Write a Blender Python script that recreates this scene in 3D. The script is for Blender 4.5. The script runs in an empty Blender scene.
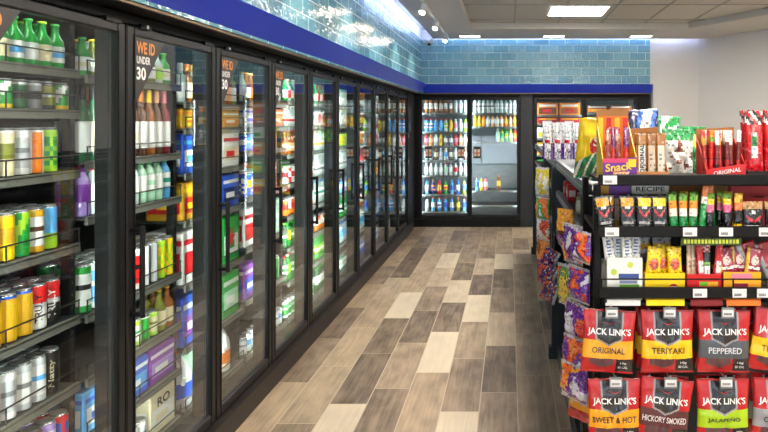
import bpy, math, random
from mathutils import Vector, Matrix, Euler
SC = bpy.context.scene
COL = SC.collection
rnd = random.Random(7)
F = 660.0; VX = 509.0; VY = 121.4; H = 1.70
pi = math.pi

def at(px, py, Y):            # a point of the place at distance Y, metres
    return ((px - VX) * Y / F, Y, H - (py - VY) * Y / F)

# ---------------------------------------------------------------- materials
def lin(c):
    out = []
    for v in c[:3]:
        v = v / 255.0
        out.append(v / 12.92 if v <= 0.04045 else ((v + 0.055) / 1.055) ** 2.4)
    return tuple(out) + (1.0,)

MATS = {}
def M(c, rough=0.45, metal=0.0, coat=0.0):
    key = (tuple(c), rough, metal, coat)
    if key in MATS: return MATS[key]
    m = bpy.data.materials.new('paint_%d_%d_%d' % tuple(int(v) for v in c[:3]))
    m.use_nodes = True
    b = m.node_tree.nodes['Principled BSDF']
    b.inputs['Base Color'].default_value = lin(c)
    b.inputs['Roughness'].default_value = rough
    b.inputs['Metallic'].default_value = metal
    b.inputs['Coat Weight'].default_value = coat
    MATS[key] = m
    return m

def emit(name, c, s):
    m = bpy.data.materials.new(name); m.use_nodes = True
    nt = m.node_tree; nt.nodes.clear()
    e = nt.nodes.new('ShaderNodeEmission'); o = nt.nodes.new('ShaderNodeOutputMaterial')
    e.inputs[0].default_value = lin(c); e.inputs[1].default_value = s
    nt.links.new(e.outputs[0], o.inputs[0])
    return m

def glass(name, f0=0.055, tint=(0.93, 0.95, 0.95)):
    m = bpy.data.materials.new(name); m.use_nodes = True
    nt = m.node_tree; nt.nodes.clear(); N = nt.nodes.new; L = nt.links.new
    o = N('ShaderNodeOutputMaterial'); mx = N('ShaderNodeMixShader')
    t = N('ShaderNodeBsdfTransparent'); t.inputs[0].default_value = tint + (1,)
    g = N('ShaderNodeBsdfGlossy'); g.inputs['Roughness'].default_value = 0.012
    g.inputs['Color'].default_value = (1, 1, 1, 1)
    lw = N('ShaderNodeLayerWeight'); lw.inputs[0].default_value = 0.5
    p = N('ShaderNodeMath'); p.operation = 'POWER'; p.inputs[1].default_value = 4.9
    L(lw.outputs['Facing'], p.inputs[0])
    a = N('ShaderNodeMath'); a.operation = 'MULTIPLY_ADD'
    a.inputs[1].default_value = 1 - f0; a.inputs[2].default_value = f0
    L(p.outputs[0], a.inputs[0]); L(a.outputs[0], mx.inputs[0])
    L(t.outputs[0], mx.inputs[1]); L(g.outputs[0], mx.inputs[2]); L(mx.outputs[0], o.inputs[0])
    return m

def noise_paint(name, c, rough, amt=0.12, scale=8, bump=0.0, bscale=60, metal=0.0, spec=0.5):
    m = bpy.data.materials.new(name); m.use_nodes = True
    nt = m.node_tree; N = nt.nodes.new; L = nt.links.new
    b = nt.nodes['Principled BSDF']; b.inputs['Roughness'].default_value = rough
    b.inputs['Metallic'].default_value = metal; b.inputs['Specular IOR Level'].default_value = spec
    tc = N('ShaderNodeTexCoord'); n = N('ShaderNodeTexNoise'); n.inputs['Scale'].default_value = scale
    n.inputs['Detail'].default_value = 4
    L(tc.outputs['Object'], n.inputs['Vector'])
    mx = N('ShaderNodeMix'); mx.data_type = 'RGBA'
    lo = [v * (1 - amt) for v in lin(c)[:3]] + [1]; hi = [min(1, v * (1 + amt)) for v in lin(c)[:3]] + [1]
    mx.inputs['A'].default_value = lo; mx.inputs['B'].default_value = hi
    L(n.outputs['Fac'], mx.inputs['Factor']); L(mx.outputs['Result'], b.inputs['Base Color'])
    if bump:
        n2 = N('ShaderNodeTexNoise'); n2.inputs['Scale'].default_value = bscale
        L(tc.outputs['Object'], n2.inputs['Vector'])
        bp = N('ShaderNodeBump'); bp.inputs['Strength'].default_value = bump; bp.inputs['Distance'].default_value = 0.01
        L(n2.outputs['Fac'], bp.inputs['Height']); L(bp.outputs[0], b.inputs['Normal'])
    return m

def tile_mat(name, axis):
    m = bpy.data.materials.new(name); m.use_nodes = True
    nt = m.node_tree; N = nt.nodes.new; L = nt.links.new
    b = nt.nodes['Principled BSDF']
    tc = N('ShaderNodeTexCoord'); sp = N('ShaderNodeSeparateXYZ'); cb = N('ShaderNodeCombineXYZ')
    L(tc.outputs['Object'], sp.inputs[0])
    L(sp.outputs['Y' if axis == 'y' else 'X'], cb.inputs[0]); L(sp.outputs['Z'], cb.inputs[1])
    br = N('ShaderNodeTexBrick'); br.offset = 0.5
    br.inputs['Scale'].default_value = 1.0
    br.inputs['Brick Width'].default_value = 0.256
    br.inputs['Row Height'].default_value = 0.1215
    br.inputs['Mortar Size'].default_value = 0.0045
    br.inputs['Mortar Smooth'].default_value = 0.1
    br.inputs['Bias'].default_value = 0.0
    br.inputs['Color1'].default_value = lin((86, 142, 160)); br.inputs['Color2'].default_value = lin((112, 164, 176))
    br.inputs['Mortar'].default_value = lin((196, 220, 224))
    L(cb.outputs[0], br.inputs['Vector'])
    n = N('ShaderNodeTexNoise'); n.inputs['Scale'].default_value = 5; n.inputs['Detail'].default_value = 3
    L(tc.outputs['Object'], n.inputs['Vector'])
    hs = N('ShaderNodeMix'); hs.data_type = 'RGBA'; hs.blend_type = 'OVERLAY'; hs.inputs['Factor'].default_value = 0.25
    L(br.outputs['Color'], hs.inputs['A']); L(n.outputs['Color'], hs.inputs['B'])
    L(br.outputs['Color'], b.inputs['Base Color'])
    b.inputs['Specular IOR Level'].default_value = 0.26 if axis == 'y' else 0.6
    rr = N('ShaderNodeMath'); rr.operation = 'MULTIPLY_ADD'; rr.inputs[1].default_value = 0.5; rr.inputs[2].default_value = 0.06
    L(br.outputs['Fac'], rr.inputs[0]); L(rr.outputs[0], b.inputs['Roughness'])
    n2 = N('ShaderNodeTexNoise'); n2.inputs['Scale'].default_value = 34; n2.inputs['Detail'].default_value = 1.0
    L(tc.outputs['Object'], n2.inputs['Vector'])
    sub = N('ShaderNodeMath'); sub.operation = 'SUBTRACT'
    L(n2.outputs['Fac'], sub.inputs[0]); L(br.outputs['Fac'], sub.inputs[1])
    bp = N('ShaderNodeBump'); bp.inputs['Strength'].default_value = 0.9; bp.inputs['Distance'].default_value = 0.0035 if axis == 'y' else 0.013
    L(sub.outputs[0], bp.inputs['Height']); L(bp.outputs[0], b.inputs['Normal'])
    return m

def floor_mat():
    m = bpy.data.materials.new('wood_look_plank_tile'); m.use_nodes = True
    nt = m.node_tree; N = nt.nodes.new; L = nt.links.new
    b = nt.nodes['Principled BSDF']
    a = N('ShaderNodeAttribute'); a.attribute_name = 'plank'
    sp = N('ShaderNodeSeparateColor'); L(a.outputs['Color'], sp.inputs[0])
    tc = N('ShaderNodeTexCoord'); mp = N('ShaderNodeMapping'); mp.inputs['Scale'].default_value = (34, 1.6, 1)
    L(tc.outputs['Object'], mp.inputs[0])
    sm = N('ShaderNodeMath'); sm.operation = 'MULTIPLY'; sm.inputs[1].default_value = 91
    L(sp.outputs['Green'], sm.inputs[0])
    cb = N('ShaderNodeCombineXYZ'); L(sm.outputs[0], cb.inputs[2]); L(sm.outputs[0], cb.inputs[1])
    ad = N('ShaderNodeVectorMath'); ad.operation = 'ADD'
    L(mp.outputs[0], ad.inputs[0]); L(cb.outputs[0], ad.inputs[1])
    n = N('ShaderNodeTexNoise'); n.inputs['Scale'].default_value = 1.0; n.inputs['Detail'].default_value = 7
    n.inputs['Roughness'].default_value = 0.62; n.inputs['Distortion'].default_value = 1.2
    L(ad.outputs[0], n.inputs['Vector'])
    mp2 = N('ShaderNodeMapping'); mp2.inputs['Scale'].default_value = (9, 4, 1)
    L(tc.outputs['Object'], mp2.inputs[0])
    ad2 = N('ShaderNodeVectorMath'); ad2.operation = 'ADD'
    L(mp2.outputs[0], ad2.inputs[0]); L(cb.outputs[0], ad2.inputs[1])
    n2 = N('ShaderNodeTexNoise'); n2.inputs['Scale'].default_value = 1.0; n2.inputs['Detail'].default_value = 5
    L(ad2.outputs[0], n2.inputs['Vector'])
    rp = N('ShaderNodeValToRGB'); el = rp.color_ramp.elements
    el[0].position = 0.0; el[0].color = lin((120, 102, 84))
    el[1].position = 1.0; el[1].color = lin((224, 207, 180))
    e = el.new(0.33); e.color = lin((154, 133, 110))
    e = el.new(0.62); e.color = lin((186, 163, 134))
    L(sp.outputs['Red'], rp.inputs[0])
    f = N('ShaderNodeMath'); f.operation = 'ADD'
    L(n.outputs['Fac'], f.inputs[0]); L(n2.outputs['Fac'], f.inputs[1])
    mr = N('ShaderNodeMapRange'); mr.inputs['From Min'].default_value = 0.76; mr.inputs['From Max'].default_value = 1.24
    mr.inputs['To Min'].default_value = 0.46; mr.inputs['To Max'].default_value = 1.40
    L(f.outputs[0], mr.inputs['Value'])
    # pale planks carry less grain
    am = N('ShaderNodeMath'); am.operation = 'SUBTRACT'; am.inputs[0].default_value = 1.12
    L(sp.outputs['Red'], am.inputs[1])
    mixf = N('ShaderNodeMix'); mixf.data_type = 'FLOAT'; mixf.inputs['A'].default_value = 1.0
    mixf.clamp_factor = True
    L(am.outputs[0], mixf.inputs['Factor']); L(mr.outputs['Result'], mixf.inputs['B'])
    mul = N('ShaderNodeVectorMath'); mul.operation = 'SCALE'
    L(rp.outputs['Color'], mul.inputs[0]); L(mixf.outputs['Result'], mul.inputs['Scale'])
    L(mul.outputs[0], b.inputs['Base Color'])
    b.inputs['Roughness'].default_value = 0.42
    bp = N('ShaderNodeBump'); bp.inputs['Strength'].default_value = 0.15; bp.inputs['Distance'].default_value = 0.004
    L(n.outputs['Fac'], bp.inputs['Height']); L(bp.outputs[0], b.inputs['Normal'])
    return m

# ---------------------------------------------------------------- mesh builder
class MB:
    def __init__(s): s.v = []; s.f = []; s.fm = []; s.m = []; s.sm = []
    def mi(s, m):
        if m not in s.m: s.m.append(m)
        return s.m.index(m)
    def add(s, vs, fs, m, smooth=False):
        b = len(s.v); s.v.extend(tuple(v) for v in vs)
        for i, f in enumerate(fs):
            s.f.append(tuple(b + k for k in f))
            s.fm.append(s.mi(m[i] if isinstance(m, list) else m)); s.sm.append(smooth)
    def box(s, x0, x1, y0, y1, z0, z1, m, bev=0.0):
        if bev <= 0:
            vs = [(x, y, z) for z in (z0, z1) for y in (y0, y1) for x in (x0, x1)]
            s.add(vs, [(0, 2, 3, 1), (4, 5, 7, 6), (0, 1, 5, 4), (2, 6, 7, 3), (0, 4, 6, 2), (1, 3, 7, 5)], m)
            return
        c = ((x0 + x1) / 2, (y0 + y1) / 2, (z0 + z1) / 2); h = ((x1 - x0) / 2, (y1 - y0) / 2, (z1 - z0) / 2)
        vs = []; idx = {}
        for sx in (-1, 1):
            for sy in (-1, 1):
                for sz in (-1, 1):
                    sg = (sx, sy, sz)
                    for a in range(3):
                        p = [c[k] + sg[k] * (h[k] if k == a else h[k] - bev) for k in range(3)]
                        idx[(sx, sy, sz, a)] = len(vs); vs.append(p)
        fs = []
        for a in range(3):
            b, d = (a + 1) % 3, (a + 2) % 3
            for sg in (-1, 1):
                q = []
                for (p1, p2) in ((-1, -1), (1, -1), (1, 1), (-1, 1)):
                    k = [0, 0, 0]; k[a] = sg; k[b] = p1; k[d] = p2; q.append(idx[(k[0], k[1], k[2], a)])
                fs.append(q if sg > 0 else q[::-1])
            for s1 in (-1, 1):        # edges along axis a
                for s2 in (-1, 1):
                    def g(t, ax):
                        k = [0, 0, 0]; k[a] = t; k[b] = s1; k[d] = s2; return idx[(k[0], k[1], k[2], ax)]
                    q = [g(-1, b), g(1, b), g(1, d), g(-1, d)]
                    fs.append(q if s1 * s2 < 0 else q[::-1])
        for sx in (-1, 1):
            for sy in (-1, 1):
                for sz in (-1, 1):
                    q = [idx[(sx, sy, sz, a)] for a in range(3)]
                    fs.append(q if sx * sy * sz > 0 else q[::-1])
        s.add(vs, fs, m)
    def lathe(s, prof, n, m, cx=0, cy=0, cz=0, colf=None, smooth=True, cap=True):
        # prof [(r, z)]; colf(t, zmid, ring) -> material, t in -1..1 round from the front (+x,-y)
        vs = []; fs = []; ms = []
        th0 = -0.65
        for (r, z) in prof:
            for k in range(n):
                a = th0 + 2 * pi * k / n
                vs.append((cx + r * math.cos(a), cy + r * math.sin(a), cz + z))
        for i in range(len(prof) - 1):
            for k in range(n):
                k2 = (k + 1) % n
                fs.append((i * n + k, i * n + k2, (i + 1) * n + k2, (i + 1) * n + k))
                t = ((k + 0.5) / n) * 2
                if t > 1: t -= 2
                ms.append(colf(t, (prof[i][1] + prof[i + 1][1]) / 2, i) if colf else m)
        if cap:
            fs.append(tuple(range(n))[::-1]); ms.append(m)
            fs.append(tuple((len(prof) - 1) * n + k for k in range(n))); ms.append(m)
        s.add(vs, fs, ms, smooth)
    def tube(s, p, q, r, m, n=8):
        p = Vector(p); q = Vector(q); d = (q - p).normalized()
        u = d.orthogonal().normalized(); w = d.cross(u)
        vs = []
        for c in (p, q):
            for k in range(n):
                a = 2 * pi * k / n; vs.append(c + (u * math.cos(a) + w * math.sin(a)) * r)
        fs = [(k, (k + 1) % n, n + (k + 1) % n, n + k) for k in range(n)]
        fs += [tuple(range(n))[::-1], tuple(range(n, 2 * n))]
        s.add(vs, fs, m, False)
    def path(s, pts, r, m, n=8):
        for a, b in zip(pts, pts[1:]): s.tube(a, b, r, m, n)
    def prism(s, pts, axis, a0, a1, m):
        # polygon pts (u,v) swept along axis: 'x': (a,u,v) 'y': (u,a,v) 'z': (u,v,a)
        def P(u, v, a): return {'x': (a, u, v), 'y': (u, a, v), 'z': (u, v, a)}[axis]
        n = len(pts); vs = [P(u, v, a0) for u, v in pts] + [P(u, v, a1) for u, v in pts]
        fs = [tuple(range(n)), tuple(range(n, 2 * n))[::-1]] + [(k, n + k, n + (k + 1) % n, (k + 1) % n) for k in range(n)]
        s.add(vs, fs, m)
    def text(s, body, w, h, mat, fn, bold=0.0, th=0.0):
        # lettering fitted in w x h, centred; fn(u, v) -> point on the surface
        vs, fs = text_geom(body, bold)
        x0 = min(v[0] for v in vs); x1 = max(v[0] for v in vs); y0 = min(v[1] for v in vs); y1 = max(v[1] for v in vs)
        pts = [fn(((v[0] - x0) / (x1 - x0) - 0.5) * w, ((v[1] - y0) / (y1 - y0) - 0.5) * h) for v in vs]
        s.add(pts, fs, mat)
    def mesh(s, name):
        me = bpy.data.meshes.new(name); me.from_pydata(s.v, [], s.f)
        for m in s.m: me.materials.append(m)
        me.polygons.foreach_set('material_index', s.fm)
        me.polygons.foreach_set('use_smooth', s.sm)
        me.update()
        return me
    def build(s, name, parent=None, loc=None, rot=None):
        return link(name, s.mesh(name), parent, loc, rot)

TXT = {}
def text_geom(body, bold=0.0):
    k = (body, bold)
    if k not in TXT:
        cu = bpy.data.curves.new('lettering', 'FONT'); cu.body = body; cu.size = 1.0
        cu.resolution_u = 3; cu.offset = bold; cu.fill_mode = 'FRONT'
        ob = bpy.data.objects.new('lettering_source', cu); COL.objects.link(ob)
        dg = bpy.context.evaluated_depsgraph_get()
        me = bpy.data.meshes.new_from_object(ob.evaluated_get(dg))
        TXT[k] = ([tuple(v.co) for v in me.vertices], [tuple(p.vertices) for p in me.polygons])
        bpy.data.objects.remove(ob); bpy.data.curves.remove(cu); bpy.data.meshes.remove(me)
    return TXT[k]

def link(name, me, parent=None, loc=None, rot=None):
    o = bpy.data.objects.new(name, me); COL.objects.link(o)
    if parent is not None: o.parent = parent
    if loc is not None: o.location = loc
    if rot is not None: o.rotation_euler = rot
    return o

def tag(o, label, cat, group=None):
    o['label'] = label; o['category'] = cat
    if group: o['group'] = group
    return o
def structure(o): o['kind'] = 'structure'; return o
def empty(name, loc=(0, 0, 0)):
    o = bpy.data.objects.new(name, None); COL.objects.link(o); o.location = loc; o.empty_display_size = 0.1
    return o

ORD = ['first', 'second', 'third', 'fourth', 'fifth', 'sixth', 'seventh', 'eighth', 'ninth', 'tenth', 'eleventh', 'twelfth', 'thirteenth', 'fourteenth']

# ---------------------------------------------------------------- palette
BLACK = noise_paint('black_powder_coat', (13, 13, 14), 0.5, 0.15, 6, spec=.22)
ALU = noise_paint('black_anodised_frame', (18, 18, 20), 0.42, 0.1, 5, spec=.3)
CHAR = noise_paint('charcoal_panel', (32, 34, 39), 0.5, 0.25, 14)
KICK = noise_paint('dark_brown_kick', (36, 30, 26), 0.5, 0.18, 7)
GOND = noise_paint('gondola_steel', (46, 53, 62), 0.45, 0.15, 5, spec=.3)
GLASS = glass('cooler_glass')
SHELFM = noise_paint('coated_wire_shelf', (58, 60, 58), 0.6, 0.1, 9, spec=.2)
RAILM = noise_paint('price_rail_grey', (108, 110, 102), 0.5, 0.08, 5, spec=.25)
WHITEP = M((235, 235, 232)); TAG = M((226, 228, 230), 0.5); INK = M((25, 25, 27), 0.5)
CARD = noise_paint('brown_cardboard', (168, 118, 70), 0.8, 0.12, 22)
ORANGE = M((240, 150, 60), 0.5); LETW = M((238, 238, 236), 0.5)
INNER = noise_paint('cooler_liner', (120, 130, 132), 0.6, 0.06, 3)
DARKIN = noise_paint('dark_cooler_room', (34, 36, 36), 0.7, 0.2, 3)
SILV = M((200, 202, 204), 0.28, 0.85)

# ================================================================= SETTING
# floor: wood-look plank tiles, running towards the coolers
PW = 0.2265; PL = 0.865; X0 = 0.051
PHASE = {-7: 4.296, -6: 3.713, -5: 3.97, -4: 4.20, -3: 5.33, -2: 5.595, -1: 7.597, 0: 4.42}
TONE = {}
def setp(cx, cy, t):
    k = math.floor((cx - X0) / PW)
    ph = PHASE.get(k, 0); r = math.floor((cy - ph) / PL); TONE[(k, r)] = t
for cx, cy, t in [(-1.0, 6.12, 1.0), (-.515, 4.9, 1.0), (-.29, 6.03, .97), (-.54, 6.62, .88), (-.06, 8.03, .98), (-1.0, 3.6, .9), (-.29, 3.5, .95), (-.77, 8.09, .9),
                  (-1.0, 5.2, .12), (-.77, 3.8, .2), (-.77, 5.6, .1), (-.54, 4.1, .55), (-.29, 5.2, .5), (-.29, 4.4, .3), (-.06, 4.6, .08), (-.06, 3.6, .3), (.16, 4.9, .5),
                  (.16, 4.0, .5), (.16, 6.0, .42), (.39, 3.4, .5), (.39, 4.3, .6), (.16, 6.9, .5), (-.06, 5.6, .72), (-.54, 5.7, .15), (-.54, 7.5, .12), (-1.0, 4.4, .1), (-1.23, 4.1, .55), (-1.23, 5.0, .6), (-1.23, 3.3, .2),
                  (-1.4, 3.8, .62), (-1.4, 4.7, .3), (-.77, 6.4, .35), (-.06, 6.5, .3), (.16, 3.2, .55), (-.06, 7.2, .1), (-.77, 4.7, .5)]:
    setp(cx, cy, t)
vs = []; fs = []; cols = []
fr = random.Random(11)
for k in range(-20, 28):
    ph = PHASE.get(k, fr.random() * PL)
    for r in range(-12, 14):
        ya = ph + r * PL; yb = ya + PL
        if yb < -4.1 or ya > 10.75: continue
        ya = max(ya, -4.1); yb = min(yb, 10.75)
        xa = X0 + k * PW; xb = xa + PW
        if xa > 6.1: continue
        g = 0.0032; b = len(vs)
        vs += [(xa + g, ya + g, 0), (xb - g, ya + g, 0), (xb - g, yb - g, 0), (xa + g, yb - g, 0)]
        fs.append((b, b + 1, b + 2, b + 3))
        t = TONE.get((k, r), fr.choice([.0, .08, .2, .3, .4, .5, .6, .72, .85]) if (k, r) not in TONE else 0)
        cols.append((t, fr.random(), 0, 1))
FB = MB(); FB.add(vs, fs, floor_mat())
FB.add([(-4.4, -4.2, -.0015), (6.2, -4.2, -.0015), (6.2, 11.6, -.0015), (-4.4, 11.6, -.0015)], [(0, 1, 2, 3)], noise_paint('floor_grout', (206, 190, 166), 0.8, 0.1, 9))
FB.box(-4.4, 6.2, -4.2, 11.6, -.12, -.004, M((90, 85, 80), .9))
fl = FB.build('floor'); structure(fl)
at_ = fl.data.color_attributes.new('plank', 'FLOAT_COLOR', 'CORNER')
for i, c in enumerate(cols):
    for li in fl.data.polygons[i].loop_indices: at_.data[li].color = c

WALLM = noise_paint('pale_grey_wall_paint', (218, 217, 215), 0.75, 0.03, 2)
CEILM = noise_paint('ceiling_tile_fissured', (186, 184, 178), 0.9, 0.05, 40)
CEILB = noise_paint('ceiling_border_paint', (196, 194, 190), 0.85, 0.03, 2)
COVEW = M((232, 232, 236), .7)
TL = -1.40; TBk = 10.53; ZT = 3.005
b = MB(); b.box(TL - .08, TL, 1.70, TBk + .08, 2.15, ZT, tile_mat('blue_glass_tile_side', 'y'))
b.box(TL - .08, TL - .004, 1.70, TBk + .08, ZT, 3.16, COVEW)
b.box(-2.75, -2.62, 1.70, 11.5, 0, 3.16, DARKIN)  # first box: dark panel standing in for the unlit open walk-in room
b.box(-4.30, -4.18, -4.1, 1.70, 0, 3.16, WALLM); b.box(-4.30, -1.50, 1.58, 1.695, 0, 3.16, WALLM)
structure(b.build('wall_left'))
b = MB(); b.box(TL, 2.25, TBk, TBk + .08, 2.15, ZT, tile_mat('blue_glass_tile_back', 'x'))
b.box(TL, 2.25, TBk + .004, TBk + .08, ZT, 3.16, COVEW)
b.box(2.30, 3.06, TBk + .02, TBk + .14, 0, 3.16, WALLM)
b.box(2.25, 2.30, TBk + .02, TBk + .14, 2.28, 3.16, WALLM)
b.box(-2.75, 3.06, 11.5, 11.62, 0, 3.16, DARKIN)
structure(b.build('wall_back'))
def wallseg(mb, p, q, z0, z1, t, m):
    p = Vector((p[0], p[1], 0)); q = Vector((q[0], q[1], 0)); d = (q - p).normalized(); n = Vector((d.y, -d.x, 0)) * t
    mb.prism([(p.x, p.y), (q.x, q.y), (q.x + n.x, q.y + n.y), (p.x + n.x, p.y + n.y)], 'z', z0, z1, m)
b = MB(); wallseg(b, (6.0, 4.66), (3.02, 10.57), 0, 3.16, .12, WALLM); wallseg(b, (6.0, -4.1), (6.0, 4.66), 0, 3.16, .12, WALLM)
structure(b.build('wall_right'))
# street side behind the photographer: shop window
b = MB(); WX0, WX1, WZ0, WZ1 = -3.9, 4.6, 0.02, 2.55
b.box(-4.30, WX0, -4.2, -4.05, 0, 3.16, WALLM); b.box(WX1, 6.12, -4.2, -4.05, 0, 3.16, WALLM)
b.box(WX0, WX1, -4.2, -4.05, 0, WZ0, WALLM); b.box(WX0, WX1, -4.2, -4.05, WZ1, 3.16, WALLM)
structure(b.build('wall_front'))
w = structure(empty('window_1', (1.8, -4.12, WZ0)))
b = MB()
for i in range(7):
    x = WX0 + (WX1 - WX0) * i / 6; b.box(max(WX0, x - .03) - 1.8, min(WX1, x + .03) - 1.8, -.05, .05, 0, WZ1 - WZ0, ALU)
b.box(WX0 - 1.8, WX1 - 1.8, -.05, .05, 0, .06, ALU); b.box(WX0 - 1.8, WX1 - 1.8, -.05, .05, WZ1 - WZ0 - .06, WZ1 - WZ0, ALU)
b.build('window_frame', w)
b = MB(); b.box(WX0 - 1.8, WX1 - 1.8, -.004, .004, .05, WZ1 - WZ0 - .05, GLASS); b.build('window_glass', w)
b = MB(); b.box(-90, 90, -57, -4.25, -.2, -.02, noise_paint('snowy_lot', (246, 247, 250), .85, .06, .6)); o = structure(b.build('ground'))
b = MB(); b.prism([(-80, -.02), (80, -.02), (80, 7.5), (40, 9), (0, 8), (-40, 9.5), (-80, 7)], 'y', -66, -57, noise_paint('dark_sky_blocker', (58, 66, 56), .9, .5, .3)); structure(b.build('sky_blocker'))  # added dark mass, keeps the bright sky out of the door reflections

# ceiling: white deck, lower border with a lit cove gap, raised grid field
ZC = 3.0
A = [(-1.19, -4.05), (-1.19, 10.37), (3.09, 10.37), (6.0, 4.60), (6.0, -4.05)]
I = [(-.535, -3.5), (-.535, 9.27), (2.52, 9.27), (5.35, 3.70), (5.35, -3.5)]
b = MB(); n = 5
b.box(-4.35, 6.15, -4.25, 11.65, 3.16, 3.26, COVEW); b.box(-4.2, -1.21, -4.05, 1.57, ZC, ZC + .085, CEILB)
for k in range(n):
    k2 = (k + 1) % n
    p = [A[k], A[k2], I[k2], I[k]]
    vs8 = [(x, y, ZC) for x, y in p] + [(x, y, ZC + .085) for x, y in p]
    b.add(vs8, [(3, 2, 1, 0), (4, 5, 6, 7), (0, 1, 5, 4), (1, 2, 6, 5), (2, 3, 7, 6), (3, 0, 4, 7)], CEILB)
vsI = [(x, y, ZC + .086) for x, y in I]; b.add(vsI, [(0, 1, 2, 3, 4)], CEILM)
TB = M((150, 149, 145), .6)
def inside_x(y):      # right limit of the grid field
    return 2.52 + (9.27 - y) * (5.35 - 2.52) / (9.27 - 3.70) if y > 3.7 else 5.35
for i in range(1, 11):
    x = -.535 + .61 * i
    yt = 9.27 if x < 2.52 else 9.27 - (x - 2.52) * (9.27 - 3.70) / (5.35 - 2.52)
    if x < 5.3: b.box(x - .012, x + .012, -3.5, yt, ZC + .078, ZC + .087, TB)
for j in range(0, 11):
    y = 9.27 - 1.17 * (j + .25)
    if y > -3.4: b.box(-.535, inside_x(y), y - .012, y + .012, ZC + .0775, ZC + .087, TB)
structure(b.build('ceiling'))
# blue bands over the coolers: slanted boards
BLUE = noise_paint('royal_blue_band', (26, 58, 190), 0.35, 0.06, 3)
GOLD = M((112, 90, 58), 0.4, 0.4)
b = MB(); b.prism([(-1.47, 2.15), (-1.415, 2.15), (-1.295, 2.285), (-1.395, 2.285)], 'y', 1.70, 10.40, BLUE)
b.box(-1.53, -1.425, 1.70, 10.40, 2.136, 2.15, BLACK); b.box(-1.425, -1.410, 1.70, 10.40, 2.138, 2.15, GOLD)
structure(b.build('trim_1'))
b = MB()
b.prism([(10.58, 2.15), (10.52, 2.15), (10.40, 2.285), (10.525, 2.285)], 'x', -1.36, 2.27, BLUE)
b.box(-1.40, 2.27, 10.53, 10.60, 2.136, 2.15, BLACK); b.box(-1.40, 2.27, 10.515, 10.53, 2.138, 2.15, GOLD)
structure(b.build('trim_2'))
# mitre the two bands at the corner
# ---------------------------------------------------------------- lamps of the room
LEDC = emit('cove_led_glow', (190, 206, 255), 44.0)
b = MB(); b.box(-1.185, -1.165, -3.9, 10.3, 3.088, 3.10, LEDC); tag(b.build('cove_light'), 'long cool white strip light along the ceiling gap above the side tiles', 'light strip')
b = MB(); b.box(-1.1, 2.9, 10.345, 10.365, 3.088, 3.10, LEDC); tag(b.build('cove_light'), 'cool white strip light along the ceiling gap above the back wall tiles', 'light strip')
PANEL = emit('troffer_diffuser', (255, 246, 234), 36.0)
LIGHTF = M((225, 225, 222), .5)
tro = []
for (x, y, lab) in [(.85, 8.18, 'square ceiling light in the tile grid nearest the blue tiled back wall'), (3.55, 8.0 - 1.2, 'square ceiling light at the right edge near the grey wall')] + \
        [(xx, yy, None) for xx in (.85, 3.55) for yy in (5.6, 3.0, .4, -2.2) if not (xx > 3 and yy > 5)] :
    e = empty('ceiling_light', (x, y, ZC + .062))
    if lab is None: lab = 'square ceiling light overhead, %s the shop window' % {5.6: 'fourth from', 3.0: 'third from', .4: 'second from', -2.2: 'closest to'}[y] + (' above the snack racks' if x < 2 else ' by the grey wall')
    tag(e, lab, 'ceiling light', 'ceiling lights in the tile grid')
    b = MB()
    for s in (-1, 1):
        b.box(s * .355 - .012, s * .355 + .012, -.37, .37, 0, .02, LIGHTF); b.box(-.355, .355, s * .358 - .012, s * .358 + .012, 0, .02, LIGHTF)
    b.build('light_frame', e)
    b = MB(); b.box(-.345, .345, -.348, .348, .006, .018, PANEL); b.build('diffuser', e)
FLUSH = emit('flush_light_glow', (255, 240, 220), 6.0)
for i, px in enumerate((470, 553.5, 640)):
    p = at(px, 36.6, 10.07); e = empty('downlight', (p[0], 10.0, ZC - .014))
    tag(e, 'small flush ceiling light, %s along the border by the back tiles' % ['first from the corner', 'middle one', 'last one'][i], 'ceiling light', 'flush lights in the ceiling border')
    b = MB(); b.box(-.165, .165, -.1, .1, 0, .012, LIGHTF); b.build('light_frame', e)
    b = MB(); b.box(-.15, .15, -.085, .085, -.003, .004, FLUSH); b.build('diffuser', e)
# track with spot heads
tr = empty('track_light', (-.925, 7.2, ZC - .03))
tag(tr, 'white ceiling track carrying a row of spot heads, running beside the blue tiles', 'track light')
b = MB(); b.box(-.018, .018, -8, 2.6, 0, .028, LIGHTF); b.build('track', tr)
HEAD = emit('spot_lens', (255, 236, 206), 90.0)
for y in (9.54, 8.26, 7.05, 5.8, 4.5, 3.2, 1.9):
    b = MB(); b.tube((0, y - 7.2, 0), (0, y - 7.2, -.05), .010, LIGHTF)
    d = Vector((-.16, -.55, -.80)).normalized(); c0 = Vector((.02, y - 7.2, -.035)); c1 = c0 + d * .10
    b.tube(c0, c1, .033, LIGHTF, 14); hd = b.build('spot_head', tr)
    b = MB(); b.tube(c1, c1 + d * .004, .029, HEAD, 14); b.build('lens', hd)
    li = bpy.data.lights.new('spot_lamp', 'SPOT'); li.energy = 16; li.spot_size = 1.25; li.spot_blend = .5; li.shadow_soft_size = .03; li.color = (1, .92, .8)
    lo = bpy.data.objects.new('spot_lamp', li); COL.objects.link(lo); lo.location = (c1 + d * .02) + Vector(tr.location)
    lo.rotation_euler = Vector((-.62, 0, -.78)).to_track_quat('-Z', 'Y').to_euler()
# security camera in the corner
e = empty('security_camera', (-1.26, 10.42, 2.93)); tag(e, 'small white dome security camera in the top corner of the tiles', 'security camera')
b = MB(); b.lathe([(.045, .066), (.06, .05), (.055, .012), (.04, 0)], 16, WHITEP); b.tube((-.03, .03, .03), (-.10, .10, .03), .02, WHITEP); b.build('housing', e)
b = MB(); b.lathe([(.006, -.035), (.024, -.028), (.034, -.008), (.036, .004)], 16, M((15, 15, 18), .1)); b.build('dome', e)

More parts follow.
